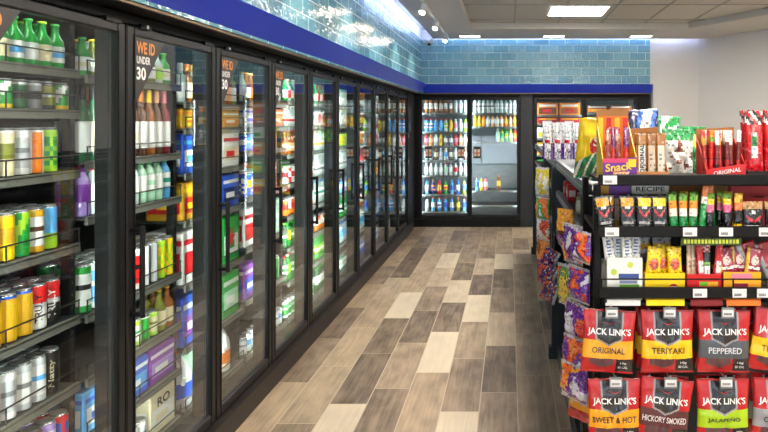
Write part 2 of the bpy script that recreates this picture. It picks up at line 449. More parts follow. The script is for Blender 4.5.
# ================================================================= LEFT COOLER LINE
DX = -1.53; DY0 = 1.83; DP = 0.81; ND = 10
LED = emit('cooler_led', (236, 250, 240), 150.0)
LEDF = emit('cooler_led_far_bays', (236, 250, 240), 27.0)
LEDB = emit('cooler_led_blue_white', (228, 244, 255), 36.0)
cl = empty('glass_door_cooler', (DX, DY0, 0))
tag(cl, 'long black cooler line of glass doors along the left wall', 'cooler')
def loc(mb, name, parent, ox=DX, oy=DY0, oz=0):      # geometry given in room metres, kept local to its thing
    mb.v = [(x - ox, y - oy, z - oz) for x, y, z in mb.v]
    return mb.build(name, parent)
YE = DY0 + DP * ND
b = MB(); b.box(-1.56, -1.50, DY0, 10.30, 0, .128, KICK); b.box(-1.50, -1.494, DY0, 10.30, .118, .128, ALU); loc(b, 'kick_plate', cl)
b = MB()
b.box(-1.66, -1.555, DY0 - .1, 10.56, 2.095, 2.14, BLACK); b.box(-1.60, -1.54, DY0, 10.5, 2.098, 2.112, ALU); b.box(-1.66, -1.59, DY0, YE, .128, .165, BLACK)
b.box(-2.6, -1.50, DY0 - .13, DY0 - .02, 0, 2.14, BLACK)            # end panel
b.box(-1.66, -1.52, YE + .01, 10.56, 0, 2.12, BLACK)                # corner post
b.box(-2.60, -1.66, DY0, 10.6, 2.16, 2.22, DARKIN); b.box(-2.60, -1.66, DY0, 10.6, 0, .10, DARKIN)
loc(b, 'cabinet', cl)
SIGNBK = M((44, 38, 36), .4); SIGNOR = M((238, 150, 66), .5)
for k in range(ND):
    y0 = DY0 + DP * k + .006; y1 = y0 + DP - .012; z0, z1 = .135, 2.09; st = .052
    b = MB(); xb, xf = DX - .045, DX
    b.box(xb, xf, y0, y0 + st, z0, z1, ALU, .005); b.box(xb, xf, y1 - st, y1, z0, z1, ALU, .005)
    b.box(xb, xf, y0 + st, y1 - st, z0, z0 + .058, ALU, .005); b.box(xb, xf, y0 + st, y1 - st, z1 - .04, z1, ALU, .005)
    b.box(xf - .001, xf + .004, y0 + st - .008, y0 + st, z0 + .05, z1 - .035, BLACK); b.box(xf - .001, xf + .004, y1 - st, y1 - st + .008, z0 + .05, z1 - .035, BLACK)
    d = loc(b, 'door', cl)
    b = MB(); b.box(DX - .018, DX - .011, y0 + st - .004, y1 - st + .004, z0 + .054, z1 - .036, GLASS); loc(b, 'glass_pane', d)
    b = MB(); yh = y0 + .028
    b.tube((xf + .045, yh, .905), (xf + .045, yh, 1.275), .0105, BLACK, 10)
    for zz in (.92, 1.26): b.tube((xf - .002, yh, zz), (xf + .046, yh, zz), .010, BLACK, 8)
    loc(b, 'handle', d)
    b = MB(); b.box(xf - .01, xf + .010, y1 - .14, y1 - .04, z1 - .006, z1 + .012, ALU); loc(b, 'hinge', d)
    b = MB(); b.box(xf, xf + .012, y0 + .08, y0 + .16, z1 - .006, z1 + .014, BLACK); b.tube((xf, y0 + .12, z1 + .005), (xf + .018, y0 + .12, z1 + .005), .008, SILV, 8); loc(b, 'hinge', d)
    if k <= 3:
        xs = DX - .0105; ya = y0 + st + (.012 if k else -.043); zt = z1 - .042
        b = MB(); b.prism([(ya, zt), (ya + .235, zt), (ya, zt - .29)], 'x', xs, xs + .002, SIGNBK)
        def on(cy, cz): return lambda u, v: (xs + .003, ya + cy + u, zt + cz + v)
        b.text('WE ID', .140, .050, SIGNOR, on(.086, -.040), .03); b.text('UNDER', .104, .032, LETW, on(.068, -.092), .03); b.text('30', .070, .054, LETW, on(.050, -.148), .03)
        loc(b, 'age_sign', d)
TOPL = emit('added_top_led', (236, 250, 240), 7.0)  # added strips hidden behind the header to even out the shelf lighting
for k in range(ND):
    b = MB(); b.box(-1.72, -1.69, DY0 + DP * k + .05, DY0 + DP * (k + 1) - .05, 2.100, 2.110, TOPL); loc(b, 'added_top_light', cl)
for k in range(ND + 1):
    y = DY0 + DP * k
    b = MB(); b.box(-1.622, -1.58, y - .03, y + .03, .128, 2.10, BLACK); loc(b, 'mullion', cl)
    b = MB(); b.box(-1.640, -1.6225, y - .024, y - .018, .15, 2.08, BLACK); k < 4 and b.box(-1.643, -1.640, y - .024, y + .024, .15, 2.08, BLACK); loc(b, 'light_shield', cl)  # added plates: hide the lit strip from view, cut glare on near stock
    b = MB(); b.box(-1.638, -1.6235, y - .016, y + .014, .18, 2.05, LED if k < 4 else LEDF); loc(b, 'light_strip', cl)
    b = MB()
    for xx in (-1.765, -2.30): b.box(xx - .018, xx + .018, y - .016, y + .016, .10, 2.14, M((9, 9, 10), .9))
    for j in range(38): b.box(-1.7475, -1.7465, y - .004, y + .004, .2 + j * .05, .212 + j * .05, M((60, 62, 62), .6))
    loc(b, 'shelf_upright', cl)

FWD = lambda k: 0.0
SHELVES = {0: [1.90, 1.74, 1.505, 1.215, .930, .665, .40, .17], 1: [1.885, 1.535, 1.31, .915, .655, .42, .17],
           2: [1.80, 1.66, 1.42, 1.17, .83, .50, .17], 3: [1.83, 1.66, 1.50, 1.20, .87, .53, .17]}
for k in range(4, 10): SHELVES[k] = [1.86, 1.66, 1.44, 1.21, .96, .71, .45, .17]
WIRE = M((52, 46, 42), .35, .5)
for k in range(ND):
    y0 = DY0 + DP * k + .022; y1 = y0 + DP - .044
    for z in SHELVES[k]:
        fw = FWD(k); b = MB(); b.box(-2.34, -1.712 + fw, y0, y1, z - .010, z, SHELFM)
        b.box(-1.712 + fw, -1.700 + fw, y0, y1, z - .030, z + .004, RAILM); b.box(-1.7005 + fw, -1.698 + fw, y0, y1, z - .006, z - .002, WIRE)
        s = loc(b, 'shelf', cl)
        if k < 3:
            b = MB()
            b.tube((-1.703, y0, z + .062), (-1.703, y1, z + .062), .0032, WIRE, 6)
            for yy in (y0 + .004, (y0 + y1) / 2, y1 - .004): b.tube((-1.703, yy, z), (-1.703, yy, z + .062), .0028, WIRE, 6)
            loc(b, 'guard_rail', s)

# ================================================================= DRINKS
C = dict(white=(232, 234, 230), cream=(224, 214, 178), silver=(190, 194, 198), black=(26, 26, 28), yellow=(246, 206, 24), gold=(214, 164, 40), orange=(240, 128, 24), red=(212, 32, 34),
         maroon=(128, 28, 36), lime=(160, 214, 44), green=(36, 158, 62), dgreen=(16, 92, 52), teal=(22, 150, 128), sky=(84, 170, 232), blue=(28, 84, 200), navy=(24, 38, 104), purple=(122, 46, 158),
         pink=(240, 130, 150), peach=(246, 178, 130), brown=(92, 54, 30), amber=(150, 84, 24), olive=(118, 122, 36), mint=(172, 222, 190), clear=(196, 214, 208), grey=(120, 124, 126), lav=(170, 140, 210))
NICE = dict(dgreen='dark green', lav='lavender', sky='sky blue', mint='mint', clear='clear', cream='cream')
def nm(c): return NICE.get(c, c)
MESH = {}
def style_fn(st, a, bb, c3, h):
    A_, B_, C_ = M(C[a], .28, .0, .3), M(C[bb], .28, .0, .3), M(C[c3], .28, .0, .3)
    def f(t, z, i):
        q = z / h
        if st == 'band': return B_ if .38 < q < .66 else (C_ if q > .86 else A_)
        if st == 'split': return B_ if q < .42 else A_
        if st == 'front': return (C_ if .45 < q < .55 else B_) if abs(t) < .36 and .18 < q < .8 else A_
        if st == 'stripe': return B_ if abs(t - .05) < .13 and q < .86 else (C_ if q > .86 else A_)
        if st == 'dots': return B_ if (int((t + 1) * 6) + int(q * 8)) % 2 == 0 and .2 < q < .8 else A_
        if st == 'diag': return B_ if abs(((t * 1.2) + .2) - (q - .5)) < .2 else (C_ if q < .16 else A_)
        if st == 'top': return B_ if q > .6 else (C_ if .46 < q < .54 else A_)
        return A_
    return f
def can_meshes(r, h, st, a, bb, c3, word=None):
    key = ('can', r, h, st, a, bb, c3, word)
    if key in MESH: return MESH[key]
    b = MB(); nz = 8
    prof = [(r * .80, 0), (r * .97, .005), (r, .010)] + [(r, .010 + (h - .028) * i / nz) for i in range(1, nz + 1)] + [(r * .93, h - .010), (r * .85, h - .003)]
    fn = style_fn(st, a, bb, c3, h)
    b.lathe(prof, 18, M(C[a], .28, 0, .3), colf=lambda t, z, i: M(C['silver'], .25, .8) if (i == 0 or i >= len(prof) - 2) else fn(t, z, i))
    if word:
        wc = M(C['white'] if a == 'black' else (C['silver'] if a == 'black' else C['black']), .4)
        if word == 'Natty': wc = M(C['cream'], .4)
        def wrap(u, v):      # reads upwards, wrapped round the front
            a0 = -.70 - v / r * -1.0; rr = r * 1.012
            return (rr * math.cos(a0), rr * math.sin(a0), h * .47 + u)
        b.text(word, h * .62, r * .72, wc, lambda u, v: wrap(u, -v), .02)
    body = b.mesh('drink_can')
    b = MB(); b.lathe([(r * .85, 0), (r * .86, .002), (r * .80, .003), (r * .78, .0005)], 18, SILV); b.box(-.007, .012, -.007, .007, .0005, .0022, SILV)
    lid = b.mesh('lid')
    MESH[key] = (body, [('lid', lid, (0, 0, h - .003))]); return MESH[key]
def bottle_meshes(r, h, glassc, labc, capc, kind='beer', band=None):
    key = ('bot', r, h, glassc, labc, capc, kind, band)
    if key in MESH: return MESH[key]
    g = M(C[glassc], .08, 0, .6)
    b = MB()
    if kind == 'beer':   prof = [(r * .9, 0), (r, .006), (r, h * .56), (r * .92, h * .63), (r * .5, h * .76), (r * .42, h * .84), (r * .40, h * .955), (r * .44, h * .96), (r * .44, h * .972)]
    elif kind == 'wine': prof = [(r * .9, 0), (r, .006), (r, h * .60), (r * .9, h * .67), (r * .45, h * .74), (r * .40, h * .80), (r * .40, h * .97), (r * .42, h * .975)]
    else:                prof = [(r * .85, 0), (r, .01), (r, h * .28), (r * .94, h * .36), (r, h * .44), (r, h * .66), (r * .84, h * .76), (r * .5, h * .87), (r * .42, h * .90), (r * .42, h * .93)]
    b.lathe(prof, 16, g); body = b.mesh('bottle')
    lb = MB(); z0, z1 = {'beer': (.14, .50), 'wine': (.12, .52), 'pet': (.30, .66)}[kind]
    L_, B_ = M(C[labc], .45), M(C[band or labc], .45); rr = r * 1.025
    z0 *= h; z1 *= h
    lb.lathe([(rr * .985, z0), (rr, z0 + .001), (rr, z0 + (z1 - z0) * .3), (rr, z0 + (z1 - z0) * .62), (rr, z1 - .001), (rr * .985, z1)], 16, L_, colf=lambda t, z, i: B_ if i == 2 else L_, cap=False)
    label = lb.mesh('bottle_label')
    cb = MB(); ct = M(C[capc], .35)
    if kind == 'beer': cb.lathe([(r * .47, 0), (r * .5, .002), (r * .46, .009), (r * .3, .010)], 14, ct); cz = h * .965
    elif kind == 'wine': cb.lathe([(r * .43, 0), (r * .47, .001), (r * .45, h * .19), (r * .3, h * .195)], 14, ct); cz = h * .81
    else: cb.lathe([(r * .46, 0), (r * .5, .002), (r * .5, h * .08), (r * .4, h * .085)], 14, ct); cz = h * .915
    cap = cb.mesh('bottle_cap')
    MESH[key] = (body, [('bottle_label', label, (0, 0, 0)), ('bottle_cap', cap, (0, 0, cz))]); return MESH[key]
def pack_mesh(wx, wy, h, a, bb, c3, word=None, star=False):
    key = ('pack', wx, wy, h, a, bb, c3, word, star)
    if key in MESH: return MESH[key]
    A_, B_, C_ = M(C[a], .4), M(C[bb], .4), M(C[c3], .4)
    b = MB(); b.box(-wx / 2, wx / 2, -wy / 2, wy / 2, 0, h, A_, .006)
    e = .0012; xf = wx / 2 + e; yf = -wy / 2 - e
    b.box(wx / 2 - .002, xf, -wy * .42, wy * .42, h * .18, h * .60, B_); b.box(wx / 2 - .002, xf + .0005, -wy * .30, wy * .2, h * .30, h * .46, C_)
    b.box(-wx * .42, wx * .42, yf, -wy / 2 + .002, h * .18, h * .60, B_); b.box(-wx * .2, wx * .3, yf - .0005, -wy / 2 + .002, h * .30, h * .46, C_)
    b.box(wx / 2 - .002, xf, -wy * .46, wy * .46, h * .74, h * .84, C_); b.box(-wx * .46, wx * .46, yf, -wy / 2 + .002, h * .74, h * .84, C_)
    if star:
        def st(cx, R): return [(cx + R * (1 if k % 2 == 0 else .42) * math.sin(k * pi / 5), h * .52 + R * (1 if k % 2 == 0 else .42) * math.cos(k * pi / 5)) for k in range(10)]
        b.prism(st(0, h * .22), 'x', wx / 2, xf + .002, M(C['red'], .4)); b.prism(st(0, h * .22), 'y', yf - .002, -wy / 2, M(C['red'], .4))
    if word: b.text(word, wy * .5, h * .22, INK, lambda u, v: (xf + .002, u, h * .75 + v), .02)
    MESH[key] = (b.mesh('drinks_carton'), []); return MESH[key]
def jug_meshes(a, labc):
    key = ('jug', a, labc)
    if key in MESH: return MESH[key]
    A_ = M(C[a], .4); b = MB()
    b.lathe([(.068, 0), (.075, .01), (.075, .15), (.070, .18), (.045, .235), (.022, .262), (.020, .285)], 16, A_)
    b.path([(.03, -.035, .255), (.075, -.075, .235), (.085, -.085, .18), (.068, -.07, .135)], .012, A_, 8)
    lb = MB(); lb.lathe([(.0765, .05), (.0765, .13)], 16, M(C[labc], .45), cap=False)
    cb = MB(); cb.lathe([(.022, 0), (.024, .004), (.024, .022), (.02, .024)], 14, M(C['orange'], .4))
    MESH[key] = (b.mesh('milk_jug'), [('jug_label', lb.mesh('jug_label'), (0, 0, 0)), ('jug_cap', cb.mesh('jug_cap'), (0, 0, .28))]); return MESH[key]

def place(name, meshes, p, rz, label, cat, group, parts=True):
    body, kids = meshes
    o = link(name, body, None, p, (0, 0, rz)); tag(o, label, cat, group)
    for (n_, me, q) in kids: link(n_, me, o, q)
    return o

DOORW = ['nearest cooler door', 'second cooler door', 'third cooler door', 'fourth cooler door', 'fifth cooler door', 'sixth cooler door', 'seventh cooler door', 'eighth cooler door', 'ninth cooler door', 'last cooler door']
SHW = ['top shelf', 'second shelf down', 'third shelf down', 'fourth shelf down', 'fifth shelf down', 'sixth shelf down', 'seventh shelf down', 'bottom shelf']
KIND = {'tall': ('drink_can', 'tall can', 'can'), 'can': ('drink_can', 'can', 'can'), 'beer': ('glass_bottle', 'glass bottle', 'bottle'), 'wine': ('wine_bottle', 'long-necked bottle', 'bottle'),
        'pet': ('plastic_bottle', 'plastic bottle', 'bottle'), 'pack': ('drinks_carton', 'drinks carton', 'carton'), 'jug': ('milk_jug', 'jug', 'jug')}
def product(kind, sp, hgt=None):
    """sp: tuple of colour names and style; returns meshes and the words for it"""
    if kind in ('tall', 'can'):
        st, a, bb, c3 = sp[:4]; word = sp[4] if len(sp) > 4 else None
        h = hgt or (.168 if kind == 'tall' else .122)
        w = nm(a) if bb == a else (nm(a) + ' and ' + nm(bb))
        return can_meshes(.0335, h, st, a, bb, c3, word), w, .0735, h
    if kind in ('beer', 'wine', 'pet'):
        g, l, c = sp[:3]; band = sp[3] if len(sp) > 3 else None
        h = hgt or {'beer': .215, 'wine': .30, 'pet': .20}[kind]
        w = '%s capped %s' % (nm(c), nm(l) + ' label')
        return bottle_meshes(.0315, h, g, l, c, kind, band), w, .071, h
    if kind == 'pack':
        a, bb, c3 = sp[:3]; h = hgt or .17
        word = sp[3] if len(sp) > 3 and sp[3] != 'star' else None
        w = nm(a) + ' and ' + nm(bb)
        return pack_mesh(.20, .235, h, a, bb, c3, word, len(sp) > 3 and sp[3] == 'star'), w, .245, h
    if kind == 'jug':
        return jug_meshes(sp[0], sp[1]), nm(sp[0]) + ' and ' + nm(sp[1]), .165, .30
def stock(sec, si, kind, specs, rows=1, hgt=None, ystart=None, yend=None):
    z = SHELVES[sec][si] + .0012
    y0 = DY0 + DP * sec + .034; y1 = DY0 + DP * (sec + 1) - .034
    if ystart is not None: y0 = ystart
    if yend is not None: y1 = yend
    yv = 1.93 if sec == 0 else -9
    name, word, cat = KIND[kind]
    sw = SHW[si] if si < len(SHELVES[sec]) - 1 else 'bottom shelf'
    group = '%ss on the %s behind the %s' % (word, sw, DOORW[sec])
    i = 0; y = y0; vis = 0
    while True:
        sp = specs[i % len(specs)]
        me, w, pitch, h = product(kind, sp, hgt)
        if y + pitch > y1 + .001: break
        yc = y + pitch / 2
        if yc > yv:
            dep = .215 if kind == 'pack' else (.16 if kind == 'jug' else .0735)
            for r in range(rows):
                x = -1.716 + FWD(sec) - dep / 2 - r * dep
                jit = rnd.uniform(-.002, .002)
                if r == 0: lab = '%s %s, %s from left, %s, %s' % (w, word, ORD[min(vis, 13)], sw, DOORW[sec]); g = group
                else: lab = '%s %s behind the front row, %s, %s' % (w, word, sw, DOORW[sec]); g = '%s %ss behind the front row on the %s, %s' % (w, word, sw, DOORW[sec])
                place(name, me, (x + (rnd.uniform(-.002, 0) if r == 0 else 0), yc + jit * .3, z), rnd.uniform(-.06, .06) if kind not in ('pack', 'jug') else 0, lab, cat, g)
            vis += 1
        y += pitch; i += 1
# nearest door
Y0s = 1.945
stock(0, 0, 'beer', [('green', 'white', 'green'), ('green', 'cream', 'lime'), ('green', 'white', 'green', 'sky')], 2, .17, Y0s)
stock(0, 1, 'can', [('diag', 'green', 'white', 'yellow')] * 5 + [('band', 'dgreen', 'black', 'silver'), ('band', 'grey', 'black', 'silver'), ('front', 'black', 'olive', 'silver')], 2, .108, Y0s)
stock(0, 2, 'tall', [('front', 'cream', 'gold', 'white')] * 4 + [('band', 'cream', 'olive', 'white'), ('front', 'white', 'silver', 'grey'), ('stripe', 'white', 'orange', 'white'), ('dots', 'lime', 'green', 'white'), ('band', 'black', 'red', 'orange')], 2, .172, 1.955)
stock(0, 3, 'tall', [('band', 'white', 'yellow', 'gold')] * 4 + [('band', 'yellow', 'gold', 'gold'), ('diag', 'green', 'lime', 'green'), ('front', 'gold', 'white', 'brown'), ('split', 'sky', 'lime', 'yellow'), ('diag', 'teal', 'yellow', 'sky')], 3, .17, 1.955)
stock(0, 4, 'tall', [('stripe', 'yellow', 'gold', 'blue')] * 6 + [('top', 'white', 'red', 'silver', 'TRULY'), ('top', 'black', 'red', 'silver', 'TRULY'), ('band', 'maroon', 'white', 'red')], 3, .172, 1.968)
stock(0, 5, 'tall', [('front', 'white', 'red', 'red')] * 4 + [('front', 'white', 'silver', 'grey'), ('front', 'silver', 'white', 'grey'), ('front', 'silver', 'white', 'sky'), ('split', 'black', 'black', 'yellow', 'Natty'), ('split', 'black', 'yellow', 'yellow', 'Natty')], 2, .172, 1.965)
stock(0, 6, 'tall', [('band', 'white', 'blue', 'red'), ('diag', 'blue', 'red', 'red'), ('front', 'lav', 'white', 'blue'), ('dots', 'red', 'blue', 'navy'), ('front', 'green', 'lime', 'white')], 2, .17, Y0s)
stock(0, 7, 'beer', [('dgreen', 'green', 'green'), ('brown', 'cream', 'gold')], 1, None, Y0s)
# second door
stock(1, 0, 'beer', [('green', 'white', 'green', 'cream'), ('olive', 'white', 'yellow'), ('clear', 'lime', 'white')], 2, .155)
stock(1, 1, 'wine', [('dgreen', 'white', 'black'), ('dgreen', 'cream', 'black'), ('maroon', 'white', 'gold'), ('maroon', 'cream', 'gold'), ('brown', 'white', 'white'), ('brown', 'white', 'red', 'cream'), ('brown', 'white', 'orange'), ('amber', 'white', 'yellow'), ('brown', 'white', 'peach'), ('maroon', 'white', 'pink')], 2, .315)
stock(1, 2, 'pet', [('lav', 'purple', 'purple'), ('clear', 'white', 'red'), ('clear', 'white', 'red', 'pink'), ('clear', 'cream', 'gold'), ('clear', 'white', 'yellow', 'gold'), ('clear', 'white', 'yellow'), ('mint', 'white', 'green'), ('mint', 'white', 'green', 'mint'), ('mint', 'white', 'teal'), ('sky', 'white', 'teal', 'teal')], 2, .20)
stock(1, 3, 'tall', [('front', 'green', 'white', 'black'), ('front', 'silver', 'sky', 'white'), ('front', 'white', 'sky', 'white'), ('front', 'green', 'white', 'black'), ('front', 'white', 'red', 'black'), ('front', 'white', 'red', 'black'), ('stripe', 'black', 'white', 'silver'), ('stripe', 'black', 'silver', 'silver'), ('dots', 'lime', 'yellow', 'black'), ('dots', 'yellow', 'lime', 'black')], 3, .20)
stock(1, 4, 'can', [('front', 'lime', 'white', 'green'), ('stripe', 'lime', 'green', 'white'), ('front', 'lime', 'cream', 'olive')], 2, .125, 3.04, 3.27)
stock(1, 4, 'beer', [('olive', 'cream', 'gold'), ('amber', 'cream', 'gold')], 2, .20, 3.272)
stock(1, 5, 'pack', [('sky', 'white', 'blue'), ('blue', 'sky', 'white'), ('purple', 'lav', 'white')], 1, .17)
stock(1, 6, 'can', [('front', 'white', 'silver', 'grey'), ('front', 'silver', 'white', 'grey')], 2, None, 2.94, 3.165)
stock(1, 6, 'pack', [('cream', 'white', 'cream', 'RO')], 1, .20, 3.168)
# third door
stock(2, 0, 'wine', [('clear', 'white', 'white'), ('amber', 'cream', 'orange'), ('clear', 'cream', 'gold'), ('amber', 'cream', 'red'), ('clear', 'white', 'gold'), ('amber', 'orange', 'cream'), ('olive', 'cream', 'gold'), ('amber', 'cream', 'red'), ('amber', 'peach', 'gold'), ('olive', 'white', 'green')], 1, .21)
stock(2, 1, 'pack', [('gold', 'yellow', 'orange'), ('orange', 'gold', 'navy'), ('gold', 'orange', 'white')], 1, .105)
stock(2, 2, 'pack', [('blue', 'white', 'sky'), ('white', 'cream', 'red'), ('white', 'cream', 'red')], 1, .21)
stock(2, 3, 'pack', [('gold', 'red', 'yellow'), ('gold', 'lime', 'red'), ('blue', 'navy', 'white')], 1, .20)
stock(2, 4, 'pack', [('white', 'red', 'red'), ('green', 'dgreen', 'white', 'star'), ('green', 'white', 'green', 'star')], 1, .28)
stock(2, 5, 'pack', [('blue', 'purple', 'white'), ('green', 'lime', 'white'), ('green', 'mint', 'white')], 1, .26)
stock(2, 6, 'jug', [('white', 'blue'), ('mint', 'blue'), ('white', 'orange'), ('white', 'orange')], 1)
# fourth door
stock(3, 0, 'beer', [('clear', 'white', 'gold'), ('amber', 'white', 'gold'), ('amber', 'orange', 'cream'), ('brown', 'red', 'gold'), ('olive', 'white', 'gold')], 1, .19)
stock(3, 1, 'pack', [('silver', 'white', 'blue'), ('orange', 'peach', 'red'), ('orange', 'gold', 'white')], 1, .13)
stock(3, 2, 'can', [('band', 'blue', 'white', 'sky'), ('front', 'blue', 'sky', 'white')], 2, .122, None, 4.64)
stock(3, 2, 'pack', [('red', 'orange', 'gold'), ('orange', 'red', 'white')], 1, .13, 4.66)
stock(3, 3, 'can', [('dots', 'blue', 'white', 'sky'), ('band', 'blue', 'yellow', 'sky')], 2, .16, None, 4.64)
stock(3, 3, 'pack', [('orange', 'red', 'white'), ('red', 'orange', 'gold')], 1, .20, 4.66)
stock(3, 4, 'pack', [('white', 'red', 'red'), ('white', 'clear', 'mint'), ('mint', 'white', 'clear')], 1, .25)
stock(3, 5, 'pack', [('purple', 'blue', 'white')], 1, .22, None, 4.56)
stock(3, 5, 'tall', [('band', 'white', 'mint', 'silver'), ('stripe', 'silver', 'green', 'white'), ('front', 'white', 'green', 'silver')], 1, .168, 4.60)
stock(3, 6, 'can', [('front', 'silver', 'white', 'grey'), ('band', 'white', 'sky', 'silver')], 1)
# farther doors: a colour for each shelf
FAR = {4: [('beer', [('green', 'white', 'red'), ('clear', 'red', 'white')]), ('beer', [('clear', 'white', 'white', 'red')]), ('beer', [('amber', 'peach', 'red', 'white')]), ('can', [('band', 'white', 'red', 'silver'), ('band', 'red', 'white', 'silver')]),
           ('can', [('band', 'orange', 'red', 'white'), ('split', 'white', 'orange', 'silver')]), ('pet', [('dgreen', 'green', 'lime', 'white'), ('green', 'yellow', 'green')]), ('pet', [('dgreen', 'white', 'red', 'green'), ('green', 'lime', 'white')]), ('can', [('front', 'white', 'green', 'silver')])],
       5: [('beer', [('green', 'white', 'green'), ('amber', 'red', 'red')]), ('can', [('band', 'white', 'silver', 'grey'), ('front', 'white', 'red', 'red')]), ('beer', [('clear', 'white', 'gold', 'yellow')]), ('beer', [('clear', 'white', 'white', 'grey')]),
           ('pet', [('clear', 'white', 'sky', 'teal')]), ('can', [('split', 'white', 'orange', 'silver'), ('band', 'orange', 'white', 'red')]), ('pet', [('green', 'lime', 'green', 'white')]), ('pet', [('dgreen', 'white', 'green')])],
       6: [('beer', [('clear', 'white', 'green')]), ('beer', [('clear', 'cream', 'yellow', 'white')]), ('can', [('dots', 'lime', 'yellow', 'white')]), ('beer', [('clear', 'white', 'white', 'grey')]),
           ('can', [('band', 'sky', 'white', 'blue')]), ('pet', [('green', 'white', 'green', 'teal')]), ('pet', [('clear', 'sky', 'blue')]), ('can', [('front', 'teal', 'white', 'green')])],
       7: [('beer', [('amber', 'white', 'orange')]), ('beer', [('amber', 'yellow', 'white')]), ('can', [('band', 'orange', 'gold', 'yellow')]), ('beer', [('maroon', 'red', 'white')]),
           ('pet', [('clear', 'white', 'red')]), ('can', [('band', 'orange', 'white', 'red')]), ('pet', [('clear', 'sky', 'white')]), ('can', [('band', 'blue', 'white', 'sky')])],
       8: [('beer', [('clear', 'white', 'white', 'lav')]), ('can', [('front', 'white', 'silver', 'grey')]), ('beer', [('clear', 'pink', 'red')]), ('can', [('band', 'white', 'silver', 'grey')]),
           ('pet', [('amber', 'yellow', 'gold', 'orange')]), ('can', [('band', 'orange', 'red', 'gold')]), ('pet', [('blue', 'white', 'sky')]), ('can', [('band', 'white', 'blue', 'sky')])],
       9: [('beer', [('clear', 'white', 'white')]), ('can', [('band', 'sky', 'white', 'blue')]), ('beer', [('amber', 'orange', 'white')]), ('can', [('band', 'white', 'grey', 'silver')]),
           ('pet', [('amber', 'orange', 'yellow')]), ('can', [('front', 'gold', 'orange', 'white')]), ('pet', [('sky', 'white', 'blue')]), ('can', [('band', 'white', 'mint', 'sky')])]}
for sec, rows in FAR.items():
    for si, (kind, specs) in enumerate(rows):
        gap = ([2.07] + SHELVES[sec])[si] - SHELVES[sec][si] - .04
        stock(sec, si, kind, specs, 1, min(gap, {'beer': .20, 'can': .14, 'pet': .20}[kind]))

# ================================================================= BACK COOLER AND FREEZER
BY = 10.66; BS = BY / F
def bx(px): return (px - VX) * BS
def back_unit(name, label, x0, x1, doors, shelves, cat, led, kx):
    e = empty(name, (x0, BY, 0)); tag(e, label, cat)
    def lo(mb, n_, par): return loc(mb, n_, par, x0, BY, 0)
    b = MB(); b.box(x0, x1, BY - .03, BY + .04, 0, .128, BLACK); b.box(x0, x1, BY - .036, BY - .03, .112, .128, ALU); lo(b, 'kick_plate', e)
    b = MB(); b.box(x0, x1, BY + .01, BY + .10, 2.09, 2.145, BLACK)
    b.box(x0, doors[0][0] - .045, BY + .031, BY + .1, .128, 2.09, BLACK); b.box(doors[-1][1] + .045, x1, BY + .031, BY + .1, .128, 2.09, BLACK); b.box(x0, doors[0][0] - .053, BY, BY + .031, .128, 2.09, BLACK); b.box(min(doors[-1][1] + .053, x1 - .002), x1, BY, BY + .1, .128, 2.09, BLACK)
    b.box(x0, x1, BY + .78, BY + .82, 0, 2.14, INNER); b.box(x0, x0 + .03, BY + .1, BY + .8, .1, 2.14, INNER); b.box(x1 - .03, x1, BY + .1, BY + .8, .1, 2.14, INNER)
    b.box(x0, x1, BY + .1, BY + .8, 2.10, 2.14, INNER); b.box(x0, x1, BY + .1, BY + .8, .06, .12, INNER)
    lo(b, 'cabinet', e)
    for di, (a, c) in enumerate(doors):
        b = MB(); s = .052; z0, z1 = .135, 2.09
        for (p, q) in ((a - s, a), (c, c + s)): b.box(p, q, BY - .012, BY + .03, z0, z1, ALU, .005)
        b.box(a, c, BY - .012, BY + .03, z0, z0 + .055, ALU, .005); b.box(a, c, BY - .012, BY + .03, z1 - .045, z1, ALU, .005)
        d = lo(b, 'door', e)
        b = MB(); b.box(a - .004, c + .004, BY + .006, BY + .014, z0 + .05, z1 - .04, GLASS); lo(b, 'glass_pane', d)
        b = MB(); xh = c + .026 if di == 0 else a - .026
        b.tube((xh, BY - .055, .905), (xh, BY - .055, 1.275), .0105, BLACK, 10)
        for zz in (.92, 1.26): b.tube((xh, BY - .055, zz), (xh, BY - .01, zz), .010, BLACK, 8)
        lo(b, 'handle', d)
        for z in shelves[di]:
            b = MB(); b.box(a - .03, c + .03, BY + .17, BY + .70, z - .010, z, SHELFM); b.box(a - .03, c + .03, BY + .158, BY + .17, z - .025, z + .006, RAILM); lo(b, 'shelf', e)
    for x in [doors[0][0] - .035, (doors[0][1] + doors[1][0]) / 2, doors[1][1] + .035]:
        b = MB(); b.box(x - .02, x + .02, BY + .034, BY + .07, .14, 2.09, BLACK); lo(b, 'mullion', e)
        b = MB(); b.box(x - .022, x + .022, BY + .072, BY + .084, .18, 2.05, led); lo(b, 'light_strip', e)
    return e
BD = [(bx(422), bx(467)), (bx(472), bx(517))]
BSH = [[1.836, 1.53, 1.30, 1.06, .81, .50, .22], [1.836, 1.61, 1.36, .56, .32]]
bc = back_unit('glass_door_cooler', 'black two-door glass cooler of drinks on the back wall', bx(414), bx(517) + .058, BD, BSH, 'cooler', LEDB, 0)
b = MB(); b.box(bx(517) + .060, bx(532.6), BY - .01, BY + .5, 0, 2.14, CHAR); tag(b.build('filler_panel'), 'dark charcoal panel between the back cooler and the freezer', 'panel')
FD = [(bx(537), bx(582)), (bx(587), bx(634))]
FSH = [[1.80, 1.66, 1.42, 1.15, .85, .5, .2], [1.84, 1.66, 1.42, 1.15, .85, .5, .2]]
fz = back_unit('glass_door_freezer', 'black two-door glass freezer of boxed food on the back wall', bx(533), bx(649.5), FD, FSH, 'freezer', emit('freezer_led', (240, 246, 255), 15.0), 0)
